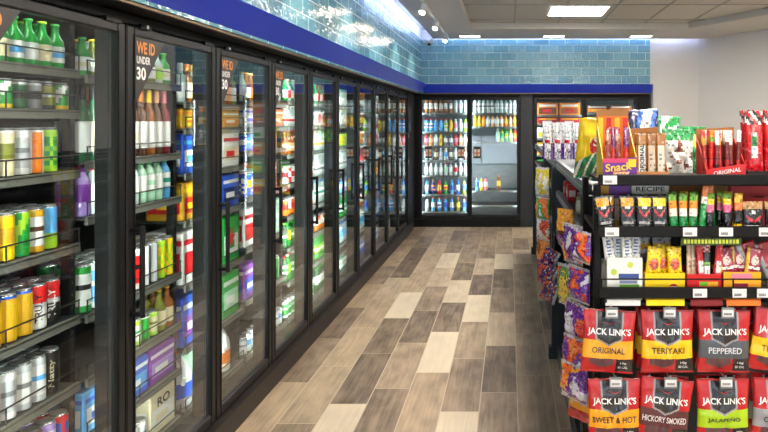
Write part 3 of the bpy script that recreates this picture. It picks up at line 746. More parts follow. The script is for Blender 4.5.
# stickers on the back cooler doors (part of its doors)
bdoors = [c for c in bc.children if c.name.startswith('door')]
for di, x in ((0, bx(428.5)), (0, bx(461)), (1, bx(477))):
    b = MB(); w = .115; z = at(0, 152.5, BY)[2]
    b.box(x - w / 2, x + w / 2, BY + .002, BY + .0055, z - .095, z + .095, M((58, 44, 40), .5))
    for q in (-.027, .027):
        b.box(x + q - .019, x + q + .019, BY + .0005, BY + .002, z - .06, z + .05, M((220, 196, 170), .5)); b.box(x + q - .015, x + q + .015, BY, BY + .0012, z - .03, z + .01, M((214, 120, 90), .5))
    loc(b, 'door_sticker', bdoors[di], bc.location.x, BY, 0)
def bstock(di, si, kind, specs, hgt, x0=None, x1=None, rows=1, pitch=None):
    a, c = BD[di]; a = a if x0 is None else x0; c = c if x1 is None else x1
    z = BSH[di][si] + .0012; name, word, cat = KIND[kind]
    sw = SHW[si] if si < len(BSH[di]) - 1 else 'bottom shelf'; i = 0; x = a + .004; dw = ['left back door', 'right back door'][di]
    while True:
        me, w, p, h = product(kind, specs[i % len(specs)], hgt); p = pitch or p
        if x + p > c + .004: break
        place(name, me, (x + p / 2, BY + .21, z), -.92 + rnd.uniform(-.05, .05), '%s %s, %s from left, %s, %s' % (w, word, ORD[min(i, 13)], sw, dw), cat, '%ss on the %s, %s' % (word, sw, dw))
        x += p; i += 1
W9 = .0803
bstock(0, 0, 'pet', [('amber', 'white', 'red', 'cream')] * 4 + [('amber', 'white', 'orange')] * 2 + [('clear', 'white', 'white')] * 3, .245, pitch=W9)
bstock(0, 1, 'pet', [('sky', 'white', 'red', 'blue')] * 2 + [('sky', 'sky', 'red')] * 2 + [('clear', 'lime', 'red', 'white'), ('yellow', 'gold', 'red'), ('clear', 'pink', 'white'), ('clear', 'white', 'white'), ('lime', 'white', 'lime')], .21, pitch=W9)
bstock(0, 2, 'pet', [('red', 'pink', 'red'), ('orange', 'peach', 'orange'), ('clear', 'white', 'clear'), ('yellow', 'gold', 'yellow'), ('grey', 'white', 'brown'), ('grey', 'white', 'grey')], .185, pitch=W9)
bstock(0, 3, 'pet', [('clear', 'white', 'white'), ('clear', 'sky', 'white'), ('brown', 'cream', 'gold')], .20, pitch=W9)
bstock(0, 4, 'pet', [('clear', 'white', 'white')] * 4 + [('clear', 'mint', 'red'), ('clear', 'white', 'red'), ('clear', 'red', 'white')], .205, pitch=W9)
bstock(0, 5, 'pet', [('sky', 'white', 'blue'), ('navy', 'orange', 'orange', 'blue'), ('red', 'gold', 'red'), ('green', 'yellow', 'green', 'red'), ('sky', 'blue', 'sky'), ('blue', 'white', 'blue'), ('lime', 'sky', 'green')], .235, pitch=.102)
bstock(0, 6, 'pet', [('clear', 'white', 'black'), ('sky', 'white', 'orange'), ('sky', 'white', 'orange', 'blue'), ('sky', 'blue', 'orange'), ('sky', 'white', 'blue'), ('olive', 'yellow', 'orange'), ('sky', 'blue', 'red')], .225, pitch=.102)
bstock(1, 0, 'pet', [('clear', 'white', 'white', 'grey')] * 5 + [('clear', 'white', 'grey', 'silver')] * 5, .24, pitch=.072)
bstock(1, 1, 'pet', [('yellow', 'gold', 'yellow'), ('yellow', 'gold', 'gold'), ('orange', 'gold', 'orange'), ('clear', 'white', 'gold'), ('peach', 'white', 'orange'), ('cream', 'white', 'gold'), ('peach', 'white', 'orange'), ('orange', 'gold', 'white'), ('peach', 'cream', 'red'), ('orange', 'gold', 'orange')], .185, pitch=.072)
bstock(1, 2, 'pet', [('clear', 'mint', 'mint'), ('lime', 'green', 'green'), ('green', 'lime', 'green'), ('lime', 'mint', 'green'), ('red', 'orange', 'maroon')], .22, bx(495), None, pitch=.071)
bstock(1, 3, 'pet', [('sky', 'blue', 'red'), ('yellow', 'cream', 'sky'), ('pink', 'white', 'maroon')], .22, bx(474), bx(489), pitch=.072)
bstock(1, 3, 'pet', [('amber', 'yellow', 'orange')], .25, bx(496), bx(502), pitch=.072)
# freezer boxes
def frozen(di, si, specs, h, n):
    a, c = FD[di]; z = FSH[di][si] + .0012; w = (c - a) / n
    for i in range(n):
        col, pan, ac = specs[i % len(specs)]
        b = MB(); hw = w / 2 - .012
        b.box(-hw, hw, -.01, .22, 0, h, M(C[col], .4), .004)
        b.box(-hw * .85, hw * .85, -.0115, -.009, h * .12, h * .58, M(C[pan], .45)); b.box(-hw * .5, hw * .4, -.0125, -.009, h * .22, h * .48, M(C[ac], .45)); b.box(-hw * .8, hw * .8, -.0118, -.009, h * .70, h * .86, M(C['white'] if ac != 'white' else C['yellow'], .45))
        o = b.build('frozen_food_box', None, (a + w * (i + .5), BY + .19, z))
        tag(o, '%s and %s frozen food box, %s from left, %s, %s freezer door' % (nm(col), nm(pan), ORD[i], SHW[si] if si < 6 else 'bottom shelf', ['left', 'right'][di]), 'box', 'frozen food boxes behind the freezer doors')
frozen(0, 0, [('orange', 'brown', 'red'), ('orange', 'amber', 'red')], .205, 2); frozen(0, 1, [('red', 'maroon', 'white'), ('red', 'red', 'white')], .10, 2)
frozen(0, 2, [('white', 'lime', 'yellow'), ('yellow', 'gold', 'red'), ('white', 'mint', 'green')], .18, 3); frozen(0, 3, [('gold', 'orange', 'red'), ('yellow', 'white', 'red')], .2, 3)
frozen(0, 4, [('green', 'lime', 'yellow'), ('white', 'orange', 'red')], .22, 3); frozen(0, 5, [('yellow', 'orange', 'red'), ('red', 'white', 'gold')], .24, 3)
frozen(1, 0, [('brown', 'orange', 'gold'), ('amber', 'orange', 'red')], .12, 2); frozen(1, 1, [('yellow', 'gold', 'red'), ('gold', 'yellow', 'maroon')], .11, 3)
frozen(1, 2, [('grey', 'silver', 'black'), ('yellow', 'gold', 'black')], .15, 3); frozen(1, 3, [('yellow', 'gold', 'red'), ('orange', 'yellow', 'red')], .18, 3)
# ================================================================= SNACK RACKS
from mathutils import noise as MN
def film(c): return M(c, .26, 0, .5)
def speckle(c, x, z, seed):       # small printed marks on the wrapper
    n = MN.noise(Vector((x * 95 + seed, z * 130, seed * .7)))
    if n > .36: return tuple(int(v + (240 - v) * .35) for v in c)
    if n < -.33: return tuple(int(v * .66) for v in c)
    return c
def bag_mesh(name, w, h, t, paint, nu=14, nv=18, seal=.05, texts=(), seed=0, crk=1.0, extra=None):
    """a filled pouch standing on z = 0, its face towards -y"""
    def depth(u, v):
        a = max(0.0, 1 - abs(2 * u - 1) ** 2.6) ** .55
        vv = (v - seal) / (1 - 2 * seal)
        if vv <= 0 or vv >= 1: c = 0
        else: c = (1 - (1 - min(1, vv / .34)) ** 2) if vv < .34 else (1 - max(0, (vv - .34) / .66) ** 2.2)
        q = .0012 + t / 2 * a * c
        wr = MN.noise(Vector((u * 5 + seed * 3.1, v * 6, seed))) * .10 + MN.noise(Vector((u * 14, v * 5 + seed, 3.3))) * .05
        return max(.0012, q + t * wr * crk * (.25 + .75 * a * c) * (1 if 0 < vv < 1 else .4))
    def edge(v):       # side outline pulls in a little where the pouch is full
        return w / 2 * (1 - .045 * math.sin(pi * v)) 
    b = MB(); vs = []; fs = []; ms = []
    for side in (-1, 1):
        for j in range(nv + 1):
            for i in range(nu + 1):
                u = i / nu; v = j / nv
                d = depth(u, v) if 0 < i < nu else .0006
                z = h * v + (.004 * MN.noise(Vector((u * 9, seed, 1))) if j in (0, nv) else 0)
                vs.append(((2 * u - 1) * edge(v), d * side, z))
    n1 = (nu + 1) * (nv + 1)
    for side in (0, 1):
        o = side * n1
        for j in range(nv):
            for i in range(nu):
                q = (o + j * (nu + 1) + i, o + j * (nu + 1) + i + 1, o + (j + 1) * (nu + 1) + i + 1, o + (j + 1) * (nu + 1) + i)
                fs.append(q if side == 0 else q[::-1]); c = speckle(paint((i + .5) / nu, (j + .5) / nv), (i + .5) / nu * w, (j + .5) / nv * h, seed) if not texts else paint((i + .5) / nu, (j + .5) / nv); ms.append(film(c))
    for j in range(nv):
        for i in (0, nu):
            a = j * (nu + 1) + i; c2 = (j + 1) * (nu + 1) + i
            q = (a, c2, n1 + c2, n1 + a); fs.append(q if i == 0 else q[::-1]); ms.append(ms[0])
    for i in range(nu):
        for j in (0, nv):
            a = j * (nu + 1) + i; fs.append((a, a + 1, n1 + a + 1, n1 + a) if j else (a, n1 + a, n1 + a + 1, a + 1)); ms.append(ms[0])
    b.add(vs, fs, ms, True)
    def surf(x, z, off=.0028):
        u = min(1, max(0, x / (2 * edge(z / h)) + .5)); return (x, -depth(u, z / h) - off, z)
    for (body, cx, cz, tw, th, col, bold) in texts:
        b.text(body, tw, th, M(col, .4), lambda u, v: surf(cx + u, cz + v), bold)
    if extra: extra(b, surf)
    return b.mesh(name)
def put(name, me, p, rot, label, cat, group=None):
    return tag(link(name, me, None, p, rot), label, cat, group)

RED = (184, 20, 26)
def jerky(seed, flav, band, tcol, word_h=.022, tw=.112, shield=(34, 32, 36)):
    w, h, t = .187, .222, .036
    def paint(u, v):
        x = abs(u - .5)
        lo = .50 + max(0, .09 - (x * .33)) * -1.0
        edgew = .27
        if v > .965: return (150, 24, 30)
        if x < edgew and v > .44 + x * .40 - (0 if v > .6 else 0): 
            if x > edgew - .035 or v < .44 + x * .40 + .03: return (150, 146, 148)
            return shield
        if v > .53: return RED
        if v > .235: return band
        if u > .66 and v > .03 and v < .235: return (24, 24, 26)
        if v < .05: return (170, 24, 30)
        if .14 < u < .62 and v > .08 + abs(u - .4) * .3: return (92, 58, 64)
        return RED
    def extra(b, surf):
        for s in (-1, 1):
            pts = [(0, .775), (s * .026, .825), (s * .033, .835), (s * .012, .805), (0, .79)]
            b.add([surf(x, z * h, .0032) for x, z in pts], [tuple(range(5)) if s > 0 else tuple(range(5))[::-1]], M((214, 40, 44), .4))
    tx = [("JACK LINK'S", 0, .655 * h, .152, .029, (240, 240, 238), .02), (flav, 0, .375 * h, tw, word_h, tcol, .015), ('10g', .030 + .025, .175 * h, .022, .010, (236, 236, 236), .01), ('80 CAL', .055, .105 * h, .034, .009, (236, 236, 236), .01)]
    return bag_mesh('jerky_bag', w, h, t, paint, 56, 66, .045, tx, seed, 1.7, extra)
FLAV = [('ORIGINAL', (242, 170, 40), (40, 34, 30)), ('TERIYAKI', (250, 196, 20), (40, 34, 30)), ('PEPPERED', (76, 82, 90), (206, 212, 218)), ('SWEET & HOT', (246, 166, 26), (30, 26, 24)), ('HICKORY SMOKED', (88, 40, 46), (226, 216, 214)), ('JALAPEÑO', (166, 204, 20), (30, 40, 20)),
        ('TERIYAKI', (250, 196, 20), (40, 34, 30)), ('ORIGINAL', (150, 150, 156), (40, 34, 30))]
JM = [jerky(i + 1, f, c, t, .021, .155 if len(f) > 10 else .115) for i, (f, c, t) in enumerate(FLAV)]

EY = 2.30; EL, ER = .317, 1.24
rk = empty('snack_rack', (.78, 2.5, 0)); tag(rk, 'black end-of-aisle snack rack with three shelves and jerky bags hanging below', 'display rack')
def rl(mb, n_, par=rk): return loc(mb, n_, par, .78, 2.5, 0)
for s, x in ((1, EL), (1, ER)):
    b = MB(); b.box(x - .012, x + .012, 2.36, 2.40, 0, 1.474, BLACK, .003); b.box(x - .012, x + .012, 2.72, 2.76, 0, 1.474, BLACK, .003)
    for z in (.1, .5, .78, 1.05, 1.30): b.box(x - .008, x + .008, 2.40, 2.72, z, z + .018, BLACK)
    for j in range(26): b.box(x - .0135, x - .012, 2.372, 2.388, .2 + j * .05, .215 + j * .05, INK)
    rl(b, 'upright')
b = MB(); b.box(EL + .014, ER - .014, 2.735, 2.75, .02, 1.30, noise_paint('pegboard_black', (30, 30, 33), .6, .2, 12)); rl(b, 'back_panel')
b = MB(); b.box(EL + .014, ER - .014, 2.33, 2.72, .0, .12, BLACK, .004); rl(b, 'base_deck')
TAGS = {1.478: [610], 1.298: [612, 690, 726, 766], 1.086: [700, 739.5, 764]}
for z, zb in ((1.478, 1.487), (1.298, 1.307), (1.086, 1.068)):
    b = MB(); b.box(EL + .014, ER - .014, 2.31, 2.73, zb - .012, zb, BLACK)
    b.box(EL - .006, ER + .006, 2.288, 2.300, z, z + .038, BLACK, .003)
    for x in (EL + .02, ER - .02): b.box(x - .004, x + .004, 2.30, 2.36, min(z, zb) , max(z + .004, zb - .004), BLACK)
    s = rl(b, 'shelf')
    for px in TAGS[z]:
        x = (px - VX) * 2.286 / F; b = MB(); b.box(x - .024, x + .024, 2.2845, 2.2878, z + .004, z + .034, TAG)
        for q in range(9): b.box(x - .018 + q * .0028, x - .0165 + q * .0028, 2.2838, 2.2846, z + .009, z + .018, INK)
        rl(b, 'price_tag', s)
    if z < 1.2:
        b = MB(); b.tube((EL, 2.296, 1.151), (ER, 2.296, 1.151), .003, BLACK, 6)
        for x in (EL + .005, .78, ER - .005): b.tube((x, 2.296, 1.09), (x, 2.296, 1.151), .003, BLACK, 6)
        rl(b, 'guard_wire', s)
        b = MB()
        for (pa, pc, col) in ((596, 640, (226, 228, 226)), (646, 684, (248, 216, 20)), (690, 722, (130, 26, 32)), (726, 760, (240, 120, 40))):
            xa, xc = (pa - VX) * 2.31 / F, (pc - VX) * 2.31 / F; b.box(max(xa, EL + .02), xc, 2.302, 2.308, 1.057, 1.078, M(col, .5))
        rl(b, 'label_strip', s)
    elif z < 1.4:
        b = MB(); b.box(.60, .81, 2.302, 2.308, 1.268, 1.294, M((52, 70, 28), .5))
        for q in range(16): b.box(.61 + q * .0122, .618 + q * .0122, 2.3008, 2.3022, 1.274, 1.288, M((190, 204, 60), .5))
        rl(b, 'label_strip', s)
# hanging jerky
RW = [(1.042, [.357, .558, .76, .965], [0, 1, 2, 6], [.06, .0, .015, .16]), (.799, [.371, .562, .755, .958], [3, 4, 5, 7], [.0, .12, .0, .05])]
JL = [['orange-band bag of jerky reading ORIGINAL, top row', 'yellow-band bag of jerky reading TERIYAKI', 'grey-band bag of jerky reading PEPPERED', 'tilted red and yellow jerky bag beside the PEPPERED bag'],
      ['orange-band bag of jerky reading SWEET & HOT, lower row', 'maroon-band bag of jerky reading HICKORY SMOKED', 'lime-band bag of jerky reading JALAPEÑO', 'red jerky bag with grey band beside the JALAPEÑO bag']]
for r, (zt, xs, fl_, tl) in enumerate(RW):
    for c, x in enumerate(xs):
        b = MB(); b.tube((x, 2.30, zt + .004), (x, 2.735, zt + .004), .0028, SILV, 6); b.tube((x, 2.30, zt + .004), (x, 2.297, zt + .016), .0028, SILV, 6)
        hk = rl(b, 'peg_hook')
        b = MB(); b.box(x - .022, x + .022, 2.291, 2.296, zt - .026, zt + .012, M((120, 122, 124), .35)); b.box(x - .019, x + .019, 2.2885, 2.291, zt - .019, zt + .004, TAG)
        for q in range(8): b.box(x - .014 + q * .0035, x - .012 + q * .0035, 2.2878, 2.2886, zt - .014, zt - .006, INK)
        rl(b, 'price_tag', hk)
        h = .222; a = tl[c]
        for k in range(1 if c == 0 else 3 - r):
            ak = a + (0 if k == 0 else rnd.uniform(-.05, .05)); yy = 2.332 + k * .047; dx = 0 if k == 0 else rnd.uniform(-.008, .012)
            p = (x + dx - h * math.sin(ak), yy, zt - .007 - .001 * k - h * math.cos(ak))
            lab = JL[r][c] if k == 0 else 'jerky bag hanging behind the %s bag, same peg' % FLAV[fl_[c]][0] if c < 3 else 'jerky bag hanging behind the last one in the %s row' % ['top', 'lower'][r]
            put('jerky_bag', JM[fl_[c]], p, (0, ak, 0) if k == 0 else (0, ak, rnd.uniform(-.03, .03)), lab, 'bag', 'jerky bags hanging on the rack' if k == 0 else 'jerky bags behind the %s bag of the %s row' % (ORD[c], ['top', 'lower'][r]))

# ---- helpers for boxed displays and sticks
def stick_mesh(w, h, cols, t=.009, cap=None):
    """slim wrapped stick; cols from the bottom up [(upto, colour)]"""
    def paint(u, v):
        for q, c in cols:
            if v <= q: return c
        return cols[-1][1]
    return bag_mesh('snack_stick', w, h, t, paint, 8, 30, .04, (), int(w * 9000 + h * 700) % 17, .6)
def tray(name, x0, x1, z0, y0, y1, front_h, back_h, front, side, back, label, cat, deco=None, slant=0.0, group=None, texts=()):
    """open display carton"""
    e = empty(name, ((x0 + x1) / 2, (y0 + y1) / 2, z0)); tag(e, label, cat, group)
    cx, cy = (x0 + x1) / 2, (y0 + y1) / 2; hw = (x1 - x0) / 2; hd = (y1 - y0) / 2; tt = .003
    b = MB(); b.box(-hw, hw, -hd, hd, 0, tt, back if not isinstance(back, tuple) else M(back, .6))
    b.prism([(-hw, 0), (hw, 0), (hw, front_h), (-hw, front_h - slant)], 'y', -hd, -hd + tt, M(front, .45))
    for s in (-1, 1): b.prism([(-hd + tt, tt), (hd, tt), (hd, back_h * .8), (-hd + tt, front_h - (slant if s < 0 else 0))], 'x', s * hw - tt / 2 * (1 + s), s * hw + tt / 2 * (1 - s), M(side, .5))
    if deco: deco(b, hw, hd)
    for (body, tx, tz, tw, th, col, bold) in texts:
        b.text(body, tw, th, M(col, .45), lambda u, v: (tx + u, -hd - .0022, tz + v + (slant * (tx + u) / (2 * hw) if slant else 0)), bold)
    b.build('carton', e)
    b = MB(); b.prism([(-hw, 0), (hw, 0), (hw, back_h), (-hw, back_h * .965)], 'y', hd, hd + tt, back if not isinstance(back, tuple) else M(back, .6)); b.build('back_card', e)
    return e
def fd(b, hd, xa, xb, za, zb, c, o=.0012): b.box(xa, xb, -hd - o, -hd + .001, za, zb, M(c, .45))

S1 = 1.4885; S2 = 1.3085; S3 = 1.0695
# top shelf: snack stick box
def d1(b, hw, hd):
    fd(b, hd, -hw, hw, .066, .080, (236, 60, 110)); fd(b, hd, -hw * .4, hw * .55, .010, .034, (244, 150, 60), .0014); fd(b, hd, hw * .5, hw * .95, .050, .078, (250, 210, 40), .0016)
    b.box(-hw + .002, hw - .002, hd - .003, hd, .05, .232, M((232, 120, 24), .5))
    for q in range(4): b.box(-hw + .006 + q * .031, -hw + .024 + q * .031, hd - .005, hd - .003, .10 + .01 * (q % 2), .225, M([(250, 206, 40), (210, 40, 30), (250, 190, 30), (214, 44, 34)][q], .5))
tray('snack_box', .332, .452, S1, 2.335, 2.50, .085, .262, (112, 44, 150), (246, 200, 40), CARD, 'tall orange and purple Snack box of meat sticks, brown card back', 'box', d1, .012, None, [('Snack', -.004, .051, .094, .028, (250, 214, 60), .02), ('STIX', .008, .022, .054, .018, (246, 236, 226), .02)])
SK = [stick_mesh(.021, .185, [(.2, (120, 30, 32)), (.72, (150, 60, 60)), (.86, (196, 150, 130)), (1, (170, 40, 40))], .010), stick_mesh(.021, .185, [(.3, (246, 190, 40)), (.6, (210, 50, 40)), (1, (120, 60, 130))], .010)]
for i, (x, tl_) in enumerate([(.357, .02), (.378, .04), (.402, -.05), (.425, .03)]):
    put('meat_stick', SK[i % 2], (x, 2.39 + .012 * (i % 2), S1 + .006), (-.08, tl_, 0), '%s wrapped meat stick, %s in the Snack box' % (['brown red', 'orange and purple'][i % 2], ORD[i] + ' from left'), 'snack stick', 'meat sticks in the Snack box')
# kraft bars
def d2(b, hw, hd): fd(b, hd, -hw * .35, hw * .5, .006, .026, (226, 110, 40)); 
tray('kraft_box', .456, .570, S1, 2.345, 2.52, .032, .190, (196, 140, 84), (176, 122, 72), CARD, 'brown kraft carton of bars next to the orange and purple box', 'box', d2, 0, None, [('ORIGINAL', .004, .016, .036, .009, (246, 236, 226), .015)])
def barpack(base, patch, word=None):
    def paint(u, v):
        if patch and .14 < u < .86 and .12 < v < .74: return patch
        return base
    def ex(b, surf):
        if word: b.text(word, .105, .016, INK, lambda u, v: surf(-v, .072 + u, .0022), .02)
    return bag_mesh('snack_bar', .036, .165, .014, paint, 7, 22, .04, (), 3, .6, ex)
KB = [barpack((170, 118, 66), (238, 236, 230), 'ORIGINAL'), barpack((150, 100, 56), (206, 186, 160)), barpack((170, 118, 66), (226, 218, 204))]
for i, x in enumerate((.478, .514, .549)):
    put('snack_bar', KB[i], (x, 2.375 + .004 * i, S1 + .0045), (-.05, 0, 0), ['brown bar with tall white ORIGINAL label in the kraft carton', 'plain brown bar in the middle of the kraft carton', 'brown bar with small pale label at the end of the kraft carton'][i], 'snack bar', 'bars in the kraft carton')
for i, x in enumerate((.479, .515, .549)):
    put('snack_bar', KB[1], (x, 2.42, S1 + .0045), (-.05, 0, 0), 'brown bar in the second row of the kraft carton', 'snack bar', 'second row of bars in the kraft carton')
# ORIGINAL tray of sticks
def d3(b, hw, hd):
    fd(b, hd, -hw + .001, hw - .001, .002, .020, (120, 180, 40)); fd(b, hd, -hw * .2, hw * .8, .004, .016, (40, 60, 24), .0016)
tray('stick_tray', .698, .838, S1, 2.335, 2.46, .062, .190, (214, 28, 34), (210, 40, 30), CARD, 'red and green carton of meat sticks reading ORIGINAL on the top shelf', 'box', d3, .022, None, [('ORIGINAL', .004, .034, .098, .015, (244, 240, 238), .02)])
SCOL = [[(.3, (200, 30, 34)), (.7, (176, 34, 36)), (.85, (250, 150, 30)), (1, (230, 60, 40))], [(.15, (250, 190, 30)), (.75, (214, 24, 28)), (.88, (120, 180, 50)), (1, (250, 150, 40))], [(.3, (70, 20, 24)), (.7, (130, 40, 44)), (.82, (236, 230, 220)), (1, (244, 240, 232))], [(.4, (180, 24, 30)), (.75, (110, 30, 34)), (1, (242, 238, 230))]]
SN = ['red and orange', 'red and yellow', 'dark red white-tipped', 'deep red white-topped']
SM = [stick_mesh(.017, .175, c, .010) for c in SCOL]
for i in range(7):
    k = [0, 1, 2, 0, 3, 2, 3][i]; x = .706 + .0186 * i
    put('meat_stick', SM[k], (x, 2.362 + .010 * (i % 2), S1 + .0045), (-.1, [-.05, .06, .04, -.03, .03, .0, .07][i], 0), '%s meat stick, %s from left in the ORIGINAL carton' % (SN[k], ORD[i]), 'snack stick', 'meat sticks in the red ORIGINAL carton')
for i in range(6):
    put('meat_stick', SM[[2, 0, 1, 3, 2, 0][i]], (.715 + .019 * i, 2.405, S1 + .0045), (-.08, 0, 0), '%s meat stick in the back row of the ORIGINAL carton' % SN[[2, 0, 1, 3, 2, 0][i]], 'snack stick', 'back row of sticks in the red ORIGINAL carton: ' + SN[[2, 0, 1, 3, 2, 0][i]])
# tall red pouches
def pr(u, v):
    if v > .80: return [(30, 26, 30), (196, 24, 40), (232, 230, 230)][int((u * 5 + v * 13)) % 3]
    if .26 < u < .62 and .42 < v < .68: return (44, 140, 60) if .48 < v < .62 else (236, 236, 234)
    if .26 < u < .62 and .3 < v < .42: return (236, 236, 234)
    return (212, 22, 34)
RP = bag_mesh('red_pouch', .066, .24, .026, pr, 18, 34, .04, (), 5, 2.4)
def d4(b, hw, hd): fd(b, hd, -hw + .002, hw - .002, .002, .024, (24, 24, 24)); fd(b, hd, -hw + .004, -hw + .07, .004, .022, (110, 180, 50), .0016); fd(b, hd, -hw + .03, hw - .1, .008, .016, (236, 236, 236), .002)
tray('pouch_tray', .846, 1.09, S1, 2.335, 2.50, .036, .12, (26, 26, 26), (40, 40, 40), CARD, 'black and green carton holding tall red pouches on the top shelf', 'box', d4)
for i, x in enumerate((.884, .953, 1.021)):
    put('red_pouch', RP, (x, 2.374, S1 + .009), (-.06, 0, 0), 'tall red pouch with green label, %s from left in the black carton' % ORD[i], 'pouch', 'tall red pouches on the top shelf')
for i, x in enumerate((.880, .95, 1.02)):
    put('red_pouch', RP, (x + .008, 2.415, S1 + .012), (-.03, .04 * (i - 1), 0), 'tall red pouch in the second row of the black carton', 'pouch', 'second row of tall red pouches')
# second shelf
def blk(lab):
    def paint(u, v):
        if v > .70 and .10 < u < .90 and v < .93: return lab
        x = abs(u - .5)
        if .40 < v < .62 and abs(v - (.42 + x * .45)) < .045 and x < .34: return (206, 40, 46)
        if .60 < v < .68 and x < .14: return (216, 216, 216)
        if .20 < v < .27 and x < .36: return (190, 190, 190)
        if .08 < v < .15 and x < .34: return (214, 214, 214)
        return (34, 36, 40)
    return bag_mesh('jerky_packet', .058, .127, .018, paint, 18, 26, .04, (), 2, .7)
BK = [blk((246, 160, 30)), blk((250, 208, 24))]
for i, (x, tl_, k, dz) in enumerate([(.352, .16, 0, .0), (.424, .03, 0, .012), (.479, -.02, 1, 0), (.535, .0, 1, 0)]):
    put('jerky_packet', BK[k], (x - .02 * math.sin(tl_), 2.345, S2 + dz * 0 + .002), (-.07, -tl_, 0), ['leaning black packet with orange top by the rack post', 'black packet with orange top standing below the Snack box', 'black packet with yellow top, the one nearer the leaning packet', 'black packet with yellow top beside the green stick packs'][i], 'packet', 'black jerky packets on the middle shelf')
    put('jerky_packet', BK[k], (x + .002, 2.378, S2 + .002), (-.04, 0, 0), 'black jerky packet right behind the %s front packet' % ORD[i], 'packet', 'black jerky packets in the second row')
b = MB(); b.box(-.055, .057, -.03, .05, 0, .160, M((236, 176, 40), .5)); b.box(-.02, .057, -.0312, -.03, .07, .159, M((118, 52, 160), .5)); b.box(-.052, .04, -.0318, -.03, .03, .11, M((240, 214, 180), .5))
for (x, z, c) in ((-.035, .09, (120, 60, 40)), (-.01, .07, (90, 40, 110)), (.015, .085, (220, 120, 40)), (-.03, .05, (200, 60, 50)), (.025, .06, (110, 50, 140))): b.lathe([(.012, 0), (.012, .002)], 12, M(c, .5), x, -.0325, z)
o = b.build('snack_carton', None, (.385, 2.445, S2)); tag(o, 'yellow and purple carton behind the leaning black packet', 'box')
b = MB(); b.box(-.068, .068, -.03, .05, 0, .161, M((232, 228, 218), .5)); b.text('RECIPE', .105, .017, INK, lambda u, v: (u, -.031, .144 + v), .02)
b.prism([(-.04, .05), (-.03, .075), (.0, .085), (.035, .078), (.04, .055), (.015, .06)], 'y', -.0315, -.03, M((60, 50, 46), .5))
o = b.build('snack_carton', None, (.517, 2.445, S2)); tag(o, 'white carton reading RECIPE behind the yellow-topped black packets', 'box')
GS = [bag_mesh('stick_pack', .030, .135, .012, lambda u, v: (30, 150, 70) if v < .42 else ((244, 236, 220) if v < .6 else ((246, 150, 40) if v < .8 else (120, 190, 50))), 8, 20, .04, (), 4, .8),
      bag_mesh('stick_pack', .030, .135, .012, lambda u, v: (26, 26, 26) if v < .5 else ((236, 110, 150) if v < .68 else ((250, 200, 40) if v < .86 else (120, 180, 50))), 8, 20, .04, (), 6, .8),
      bag_mesh('stick_pack', .024, .165, .010, lambda u, v: (30, 150, 70) if v < .6 else ((240, 236, 226) if v < .74 else (246, 130, 50)), 8, 20, .04, (), 8, .8),
      bag_mesh('stick_pack', .030, .135, .012, lambda u, v: (240, 200, 30) if v < .2 else ((26, 26, 26) if v < .55 else ((250, 120, 60) if v < .75 else (250, 190, 50))), 8, 20, .04, (), 9, .8)]
for i, (x, k, tl_) in enumerate([(.588, 0, .06), (.620, 0, .0), (.652, 0, -.05), (.683, 2, -.12), (.713, 1, -.04), (.779, 1, .02), (.812, 3, -.05)]):
    put('stick_pack', GS[k], (x, 2.345, S2 + .001), (-.06, -tl_, 0), '%s stick pack, %s from left on the middle shelf' % (['green and orange', 'black, pink and yellow', 'tall slim green', 'black and orange'][k], ORD[i]), 'snack pack', 'stick packs on the middle shelf')
for i, (x, k) in enumerate([(.60, 0), (.635, 3), (.668, 0), (.735, 2), (.795, 3), (.765, 1)]):
    put('stick_pack', GS[k], (x, 2.385, S2 + .003), (-.06, .03 * (i % 3 - 1), 0), '%s stick pack, %s in the second row, middle shelf' % (['green and orange', 'black, pink and yellow', 'tall slim green', 'black and orange'][k], ORD[i]), 'snack pack', 'second row of stick packs')
b = MB(); b.box(-.12, .12, -.003, .003, 0, .158, CARD); b.box(-.12, -.117, -.06, -.003, 0, .1, CARD); b.box(.117, .12, -.06, -.003, 0, .1, CARD); o = b.build('cardboard_display', None, (.70, 2.475, S2)); tag(o, 'brown cardboard display back behind the stick packs, middle shelf', 'box')
def bb(u, v):
    x = abs(u - .5)
    if v > .74: return (186, 140, 88)
    if .30 < v < .60 and abs(v - (.32 + x * .5)) < .05 and x < .36: return (210, 40, 46)
    if .60 < v < .70 and x < .1: return (214, 214, 214)
    if .10 < v < .19 and x < .38: return (206, 206, 206)
    return (38, 40, 44)
BBM = bag_mesh('jerky_pouch', .075, .105, .026, bb, 22, 24, .04, (), 3, .7)
for i, x in enumerate((.868, .948)):
    put('jerky_pouch', BBM, (x, 2.35, S2 + .001), (-.05, 0, 0), ['black pouch with tan top and red chevron, middle shelf', 'black pouch at the picture edge of the middle shelf'][i], 'pouch', 'black chevron pouches')
b = MB(); b.box(-.075, .075, -.03, .05, 0, .150, M((196, 24, 30), .5)); b.lathe([(.02, 0), (.02, .002)], 14, M((40, 40, 44), .5), .03, -.032, .11); b.box(-.06, .0, -.0312, -.03, .03, .06, M((236, 230, 226), .5)); o = b.build('snack_carton', None, (.905, 2.50, S2)); tag(o, 'red carton behind the black pouch with the tan top', 'box')
